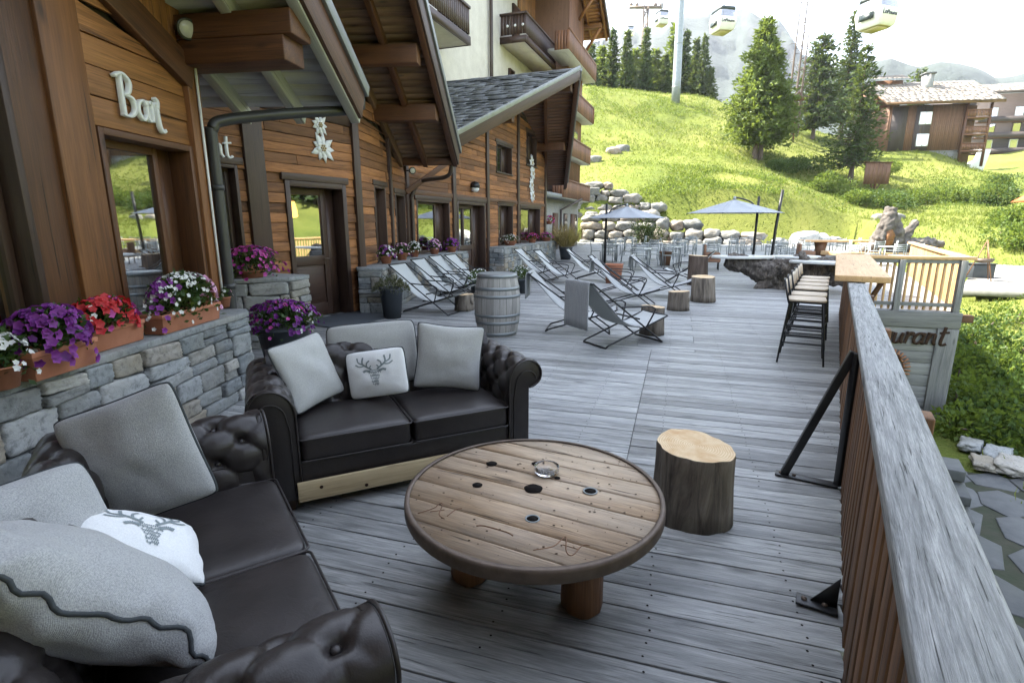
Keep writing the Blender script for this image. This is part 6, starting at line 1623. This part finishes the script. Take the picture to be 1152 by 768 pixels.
# scrub: tall weeds on the banks, one mass
rng=np.random.default_rng(19); mb=MB(); P=[]
for (x0,x1,y0,y1,d0,d1,n) in ((662,800,104,150,88,72,2600),(690,880,190,236,55,45,3400),(800,880,140,180,72,62,900),(985,1120,190,232,66,50,1400),(890,960,190,235,64,50,700)):
    for _ in range(n):
        a=rng.uniform(0,1); px=rng.uniform(x0,x1); q=D(px,y0+(y1-y0)*a,d0+(d1-d0)*a+rng.normal()*2)
        if mnoise.noise(V((q.x*.16,q.y*.16,5)))>-.05: P.append((q.x,q.y,gz(q.x,q.y)))
P=np.array(P)
for k in range(5):
    Q=P+np.stack([rng.normal(size=len(P))*.3,rng.normal(size=len(P))*.3,rng.uniform(0,.22,len(P))],1); leafquads(mb,Q*np.array([1,1,1])-np.array([0,0,.05]),np.array([0,0,.6])+rng.normal(size=P.shape)*.45,.24,.08,rng)
tag(mb.build('hillside_scrub','leafbush'),kind='stuff')

# ------------------------------------------------------------------ boulder wall and loose boulders
random.seed(71)
bw=thing('boulder_wall','long retaining wall of pale stacked boulders at foot of the grassy hillside','wall',D(770,260,45))
def bwall(px0,px1,d0,d1,rows,s,zb,tops):
    mb=MB(); a=D(px0,266,d0); b=D(px1,266,d1); a.z=b.z=0; L=(b-a).length; x=(b-a)/L; yv=V((-x.y,x.x,0)); z=zb
    for r in range(rows):
        q=-random.uniform(0,s)
        while q<L:
            w_=s*random.uniform(1.1,2.2); f=max(0,min(1,q/L)); hgt=s*random.uniform(.7,1.15)
            if z-zb<tops(f): mb.blob(a+x*(q+w_/2)+yv*(r*.28+random.uniform(-.1,.1))+V((0,0,z+hgt/2)),(w_*.55,s*.75,hgt*.6),random.random()*99,.34,1.5,3,Matrix((x,yv,V((0,0,1)))).transposed(),boxy=.45)
            q+=w_
        z+=s*.86
    return mb
mb=bwall(655,850,46,40.5,4,.82,-.4,lambda f:2.9-2.1*f); put(mb,'boulders','boulder',bw,smooth=True)
mb=bwall(645,738,47.8,47,5,.75,1.9,lambda f:3.6-2.9*f); put(mb,'upper_boulders','boulder',bw,smooth=True)
mb=MB(); a=D(655,266,46.9); b=D(840,266,41.3); mb.bar((a.x,a.y,.3),(b.x,b.y,-.3),.3,1.8); put(mb,'earth_core','soil',bw)
M['whitestone']=stone_mat('white_stone',[(.40,.40,.38),(.48,.47,.45),(.36,.36,.35)],.3,1.2,.7,.05)
for i,(px,py,d,s,lab) in enumerate(((880,262,40,.9,'low white boulder at left end of the boulder row'),(906,256,39.5,1.35,'tall white boulder second in the row below the lawn'),(926,250,40,1.15,'white boulder in the middle of the row below the lawn'),(940,245,41,1.0,'white boulder fourth in the row below the lawn'),(951,241,42.5,.75,'small white boulder at the upper end of the row'))):
    p=ground_at(px,py,d); mb=MB(); mb.blob((0,0,s*.45),(s*.8,s*.6,s*.85),i*5+2,.25,1.2,3,boxy=.5); tag(mb.build('boulder','whitestone',smooth=True,loc=p),lab,'boulder')
for i,(px,py,d,s,lab) in enumerate(((990,240,47,.62,'broad pink grey boulder above the root sculpture'),(1011,238,47,.55,'rounded grey boulder right of the pink boulder'))):
    p=ground_at(px,py,d); mb=MB(); mb.blob((0,0,s*.35),(s*1.2,s*.7,s*.75),i*9+4,.2,1.3,3,boxy=.3); tag(mb.build('boulder','boulder',smooth=True,loc=p),lab,'boulder')
for i,(px,py,d) in enumerate(((690,172,61),(668,185,58),(700,168,62))):
    p=ground_at(px,py,d); mb=MB(); mb.blob((0,0,.2),(.9,.6,.5),i*3+50,.25,1.3,3,boxy=.4); tag(mb.build('boulder','boulder',smooth=True,loc=p),['grey boulder lying alone in grass above the boulder wall','grey boulder beside the chalet balconies on the slope','small grey boulder highest on the grassy slope'][i],'boulder')

# ------------------------------------------------------------------ chalets on the hill
def bx(mb,a,b,m=0): a=V(a);b=V(b); return mb.box((a+b)/2,tuple(abs(q) for q in (b-a)),None,m)
def chalet():
    base=ground_at(1045,172,76); o=thing('brown_chalet','brown boarded chalet with stone base and chimney high on the right','building',(base.x,base.y,base.z-1.0),R_(-8))
    Wd,Dp,Hh=11.4,9.0,7.0
    mb=MB(); bx(mb,(-Wd/2,0,-1),(Wd/2-1.8,Dp,1.2)); mb.build('stone_base','chaletstone',o)
    mb=MB(); bx(mb,(-Wd/2-.1,-.1,1.2),(Wd/2-2.2,Dp,Hh)); bx(mb,(Wd/2-2.2,1.2,-1),(Wd/2,Dp,Hh)); mb.build('wall','chaletwood',o)
    mb=MB(); x=-Wd/2-.1
    while x<Wd/2-2.3: bx(mb,(x,-.14,1.2),(x+.22,-.1,Hh)); x+=.24
    mb.build('boards','chaletwood',o)
    for x in (-Wd/2+3.3,-Wd/2+.3):
        mb=MB(); bx(mb,(x,-.25,1.2),(x+1.9,-.12,Hh-.2)); mb.build('window_bay','darkchalet',o)
    for x,z in ((-2.0,1.7),(-2.0,4.5)):
        mb=MB(); bx(mb,(x,-.34,z),(x+1.5,-.26,z+1.6)); w_=mb.build('window','white',o); mb=MB(); mb.poly([(x+.1,-.345,z+.1),(x+.68,-.345,z+.1),(x+.68,-.345,z+1.5),(x+.1,-.345,z+1.5)]); mb.poly([(x+.82,-.345,z+.1),(x+1.4,-.345,z+.1),(x+1.4,-.345,z+1.5),(x+.82,-.345,z+1.5)]); mb.build('pane','glass',w_)
    for z in (.9,3.0,5.1):
        mb=MB(); bx(mb,(Wd/2-2.2,-.6,z),(Wd/2+.7,1.2,z+.15)); b_=mb.build('balcony','balcony',o); mb=MB()
        x=Wd/2-2.1
        while x<Wd/2+.7: bx(mb,(x,-.62,z+.25),(x+.14,-.58,z+1.0)); x+=.2
        bx(mb,(Wd/2-2.2,-.66,z+1.0),(Wd/2+.75,-.55,z+1.1)); mb.build('rail_boards','balcony',b_)
    for x in (Wd/2-2.3,Wd/2+.55):
        mb=MB(); bx(mb,(x,-.6,-1),(x+.25,-.35,Hh)); mb.build('post','timber',o)
    mb=MB(); mb.bar((-Wd/2+4.0,-.2,1.2),(-Wd/2+4.0,-.2,Hh),.3,.2); mb.build('drainpipe','pipebrown',o)
    def P(a,b,h): return V((-Wd/2-1.3+(Wd+2.8)*a,-1.7+(Dp*.62+1.7)*b,Hh-.2+3.9*b+h))
    mb=MB(); c=[P(0,0,0),P(1,0,0),P(1,1,0),P(0,1,0)]; d_=[P(0,0,.35),P(1,0,.35),P(1,1,.35),P(0,1,.35)]; mb.add(c+d_,[(0,3,2,1),(4,5,6,7),(0,1,5,4),(1,2,6,5),(2,3,7,6),(3,0,4,7)]); rf=mb.build('roof','soffit',o)
    mb=MB(); slates(mb,P,22,9,14,6,.36); mb.build('stone_slates','lauze',rf)
    mb=MB(); bx(mb,(-.2,3.2,Hh+1.6),(.9,4.3,Hh+4.6)); ch=mb.build('chimney','chaletstone',rf); mb=MB(); bx(mb,(-.35,3.05,Hh+4.6),(1.05,4.45,Hh+4.8)); mb.build('cap','slate',ch)
    def P2(a,b,h): return V((-Wd/2-.6+4.6*a,4.0+2.2*b,Hh+4.2+.9*b+h))
    mb=MB(); bx(mb,(-Wd/2,5.0,Hh),(-Wd/2+3.6,9,Hh+4.3)); mb.build('dormer_wall','chaletwood',o)
    mb=MB(); slates(mb,P2,8,5,5,2.5,.1); mb.build('dormer_slates','lauze',rf)
    return o
chalet()
ba=ground_at(1090,178,84); ww=thing('white_wall','white rendered retaining wall beside the brown chalet','wall',ba,R_(-12))
mb=MB(); mb.prism([(-2.2,-.6),(1.6,-.6),(2.4,3.6),(1.0,3.7),(.6,2.2),(-2.2,.9)],(0,0,0),Matrix((V((1,0,0)),V((0,0,1)),V((0,-1,0)))).transposed(),.6); mb.build('render_coat','white',ww,bev=.03); mb=MB(); mb.bar((1.0,.3,3.75),(2.45,.3,3.65),.7,.12); mb.build('coping','greywood',ww)
def block():
    p=D(1118,170,110); o=thing('apartment_block','dark timber apartment block with balcony rows at the right edge','building',(p.x,p.y,p.z-3),R_(-14))
    mb=MB(); bx(mb,(-9,0,-3),(16,10,13.5)); mb.build('wall','darkchalet',o); mb=MB(); bx(mb,(-9.1,-.12,-3),(16,-.0,1.2)); mb.build('stone_base','chaletstone',o)
    mb=MB(); bx(mb,(-12.5,4,-3),(-9,12,12)); mb.build('side_wing','darkchalet',o)
    for z in (2.4,5.3,8.2):
        mb=MB(); bx(mb,(-4,-1.0,z),(16,0,z+.2)); b_=mb.build('balcony','timber',o); mb=MB(); bx(mb,(-4,-1.05,z+.1),(16,-.98,z+1.05)); mb.build('rail_boards','darkchalet',b_)
    for z in (-.6,3.4,6.4,9.3):
        for x in (-7.5,-2,2.2,6.4,10.6):
            if z<0 and x<-3: continue
            mb=MB(); bx(mb,(x,-.2,z),(x+1.4,-.13,z+1.7)); w_=mb.build('window','white' if (x+z)%2>1 else 'darkdoor',o); mb=MB(); mb.poly([(x+.12,-.205,z+.12),(x+1.28,-.205,z+.12),(x+1.28,-.205,z+1.58),(x+.12,-.205,z+1.58)]); mb.build('pane','glass',w_)
    mb=MB(); mb.add([(-10,-2,13.2),(17,-2,13.2),(17,6,16),(-10,6,16),(-10,-2,13.6),(17,-2,13.6),(17,6,16.4),(-10,6,16.4)],[(0,3,2,1),(4,5,6,7),(0,1,5,4),(1,2,6,5),(2,3,7,6),(3,0,4,7)]); r=mb.build('roof','darkchalet',o)
    def P(a,b,h): return V((-10+27*a,-2+8*b,13.6+2.8*b+h))
    mb=MB(); slates(mb,P,34,9,27,8,.03); mb.build('stone_slates','lauze',r)
block()
# notice board on the slope
p=ground_at(985,208,60); nb=thing('notice_board','square brown board on a post on the slope right of the ragged pine','board',p)
mb=MB()
for i in range(6): mb.box((-1.15+.46*i,0,2.0),(.44,.08,2.2))
mb.build('panel','chaletwood',nb); mb=MB(); mb.box((0,.08,3.15),(3.0,.35,.12)); mb.build('top_cap','timber',nb)
mb=MB(); mb.bar((0,.1,-.3),(0,.1,2.8),.2,.2); mb.bar((0,.1,.1),(.5,.1,.9),.1,.1); mb.bar((0,.1,.1),(-.5,.1,.9),.1,.1); mb.build('post','timber',nb)
p=ground_at(893,150,78); bp=thing('lamp_post','slim wooden post with small roofed lantern beside the bare tree','post',p)
mb=MB(); mb.tube([(0,0,0),(0,0,5.2)],.12,8); mb.build('post_shaft','timber',bp); mb=MB(); mb.add([(-.8,-.4,5.4),(.8,-.4,5.4),(.8,.4,5.4),(-.8,.4,5.4),(0,-.4,6.6),(0,.4,6.6)],[(0,1,4),(2,3,5),(0,4,5,3),(1,2,5,4),(3,2,1,0)]); mb.build('lantern_roof','timber',bp)
p=ground_at(1149,237,48); oc=thing('orange_parasol','folded orange parasol cloth at the right picture edge on the slope','parasol',p)
mb=MB(); mb.lathe([(1.5,2.0),(.7,2.55),(.0,2.9)],(.9,0,-1.0),8); mb.build('canopy','orangecloth',oc); mb=MB(); mb.tube([(.9,0,-.3),(.9,0,1.8)],.05,8); mb.build('pole','black',oc)

# ------------------------------------------------------------------ cable lift
pb_=ground_at(760,117,84); pt=D(766.5,-30,84); lp=thing('lift_pole','tall grey tubular lift pylon leaning slightly on the hill crest','pylon',pb_)
mb=MB(); dz=pt.z-pb_.z+6; dx=(pt-pb_); mb.tube([(0,0,-.5),(dx.x*.15,0,dz*.15),(dx.x*.5,0,dz*.5),(dx.x,0,dz)],[.62,.6,.55,.45],20); mb.build('pole','galv',lp,smooth=True)
mb=MB()
for k in (.1,.35,.6): mb.lathe([(.66-.1*k,0),(.66-.1*k,.12)],(dx.x*k,0,dz*k),20)
mb.build('flanges','galv',lp); mb=MB(); mb.box((dx.x,0,dz),(7,.5,.5)); mb.build('cross_arm','galv',lp)
p=ground_at(722,106,140); top=D(722,6,140); lt_=thing('lattice_pylon','distant steel lattice lift pylon above the copse','pylon',p); H2=top.z-p.z; mb=MB()
for sx in (1,-1):
    for sy in (1,-1): mb.tube([(sx*2.2,sy*2.2,0),(sx*.55,sy*.55,H2*.72),(sx*.5,sy*.5,H2)],.13,5)
for k in range(11):
    z0=H2*k/11; z1=H2*(k+1)/11; w0=2.2-1.65*min(1,k/8); w1=2.2-1.65*min(1,(k+1)/8)
    for sy in (1,-1): mb.tube([(-w0,sy*w0,z0),(w1,sy*w1,z1)],.08,4); mb.tube([(w0,sy*w0,z0),(-w1,sy*w1,z1)],.08,4)
mb.build('lattice','steel',lt_); mb=MB(); mb.box((0,0,H2-.5),(8,.7,.5)); 
for x in (-3.6,-2.2,2.2,3.6): mb.lathe([(.45,0),(.45,.2)],(x,0,H2),8,Matrix.Rotation(pi/2,3,'X')); mb.box((x,0,H2+1.8),(.12,.12,3.2))
mb.build('cross_arm','steel',lt_)
def cabin():
    o=thing('gondola_cabin','','gondola',(0,0,0))     # ~2.2 wide, 2.3 high, floor at z=0, front -y
    mb=MB()
    sec=[(0,.78,.92),(.12,.92,1.08),(1.0,1.05,1.2),(1.25,1.05,1.2),(2.0,.88,1.02),(2.2,.7,.85)]
    def ring(z,a,b): return [V((x,y,z)) for x,y in rrect(2*a,2*b,.28,3)]
    rg=[ring(*s) for s in sec]; n=len(rg[0]); vs=[p for r in rg for p in r]; fs=[(i*n+k,i*n+(k+1)%n,(i+1)*n+(k+1)%n,(i+1)*n+k) for i in (0,1,2) for k in range(n)]
    mb.add(vs,fs); mb.add(rg[-1],[tuple(range(n))]); mb.build('shell','cabin',o,smooth=False)
    mb=MB(); mb.add(rg[0],[tuple(range(n-1,-1,-1))]); mb.box((0,0,-.06),(1.2,1.4,.1)); mb.build('floor_pan','cabinfloor',o)
    mb=MB(); mb.add([p for r in rg[3:5] for p in r],[(k,(k+1)%n,n+(k+1)%n,n+k) for k in range(n)]); mb.build('windows','glass',o)
    mb=MB(); a=ring(1.98,.93,1.07); b=ring(2.28,.90,1.04); mb.add(a+b,[(k,(k+1)%n,n+(k+1)%n,n+k) for k in range(n)]+[tuple(range(n,2*n)),tuple(range(n-1,-1,-1))]); mb.build('roof','cabindark',o)
    mb=MB(); mb.tube(spline([(0,0,2.25),(0,0,3.0),(-.25,0,4.2),(0,0,5.3)],5),.07,8); mb.box((0,0,5.3),(.3,.9,.2)); mb.build('hanger','galv',o)
    mb=MB(); mb.box((-1.12,0,.75),(.06,1.2,.5)); mb.bar((-1.25,-.5,.4),(-1.35,-.5,1.3),.04,.04); mb.bar((-1.25,.5,.4),(-1.35,.5,1.3),.04,.04); mb.build('ski_rack','cabindark',o)
    mb=MB(); letters(mb,'Les',(-.80,-1.15,.72),Matrix((V((1,0,0)),V((0,0,1)),V((0,-1,0)))).transposed(),.18,.14,.05); letters(mb,'Menuires',(-.34,-1.15,.72),Matrix((V((1,0,0)),V((0,0,1)),V((0,-1,0)))).transposed(),.155,.14,.05); mb.build('lettering','cabindark',o)
    return o
CB=cabin(); cl=['large white gondola cabin with dark lettering at the top right','white gondola cabin with dark roof above the big pine','small gondola cabin left of the lift pole','tiny far gondola cabin left of the lattice pylon']
for i,(px,py,d,rz) in enumerate(((984,33,47,.35),(812,37,64,.2),(744,29,108,.2),(708,41,160,.2))):
    o=CB if i==0 else dup(CB,(0,0,0),0)
    o.location=D(px,py,d); o.rotation_euler=(0,0,rz); o['label']=cl[i]; o['group']='gondola cabins on the cable'
pts=[D(708,41,160)+V((0,0,5.5)),D(744,29,108)+V((0,0,5.5)),D(812,37,64)+V((0,0,5.5)),D(984,33,47)+V((0,0,5.5))]
lc=MB(); lc.tube([D(690,20,190)]+pts+[V((70,8,24))],.03,6); tag(lc.build('lift_cable','steel'),'thin steel cable carrying the gondola cabins over the hill','cable')

# ------------------------------------------------------------------ air
hm=bpy.data.materials.new('mountain_air'); hm.use_nodes=True; ht=hm.node_tree; ht.nodes.clear(); ho=ht.nodes.new('ShaderNodeOutputMaterial'); hv=ht.nodes.new('ShaderNodeVolumePrincipled')
hv.inputs['Color'].default_value=(.86,.92,1,1); hv.inputs['Density'].default_value=HAZE; hv.inputs['Anisotropy'].default_value=.35; ht.links.new(hv.outputs[0],ho.inputs['Volume'])
M['haze']=hm; mb=MB(); bx(mb,(-1100,-420,-190),(1500,1500,560)); tag(mb.build('haze','haze'),kind='stuff')
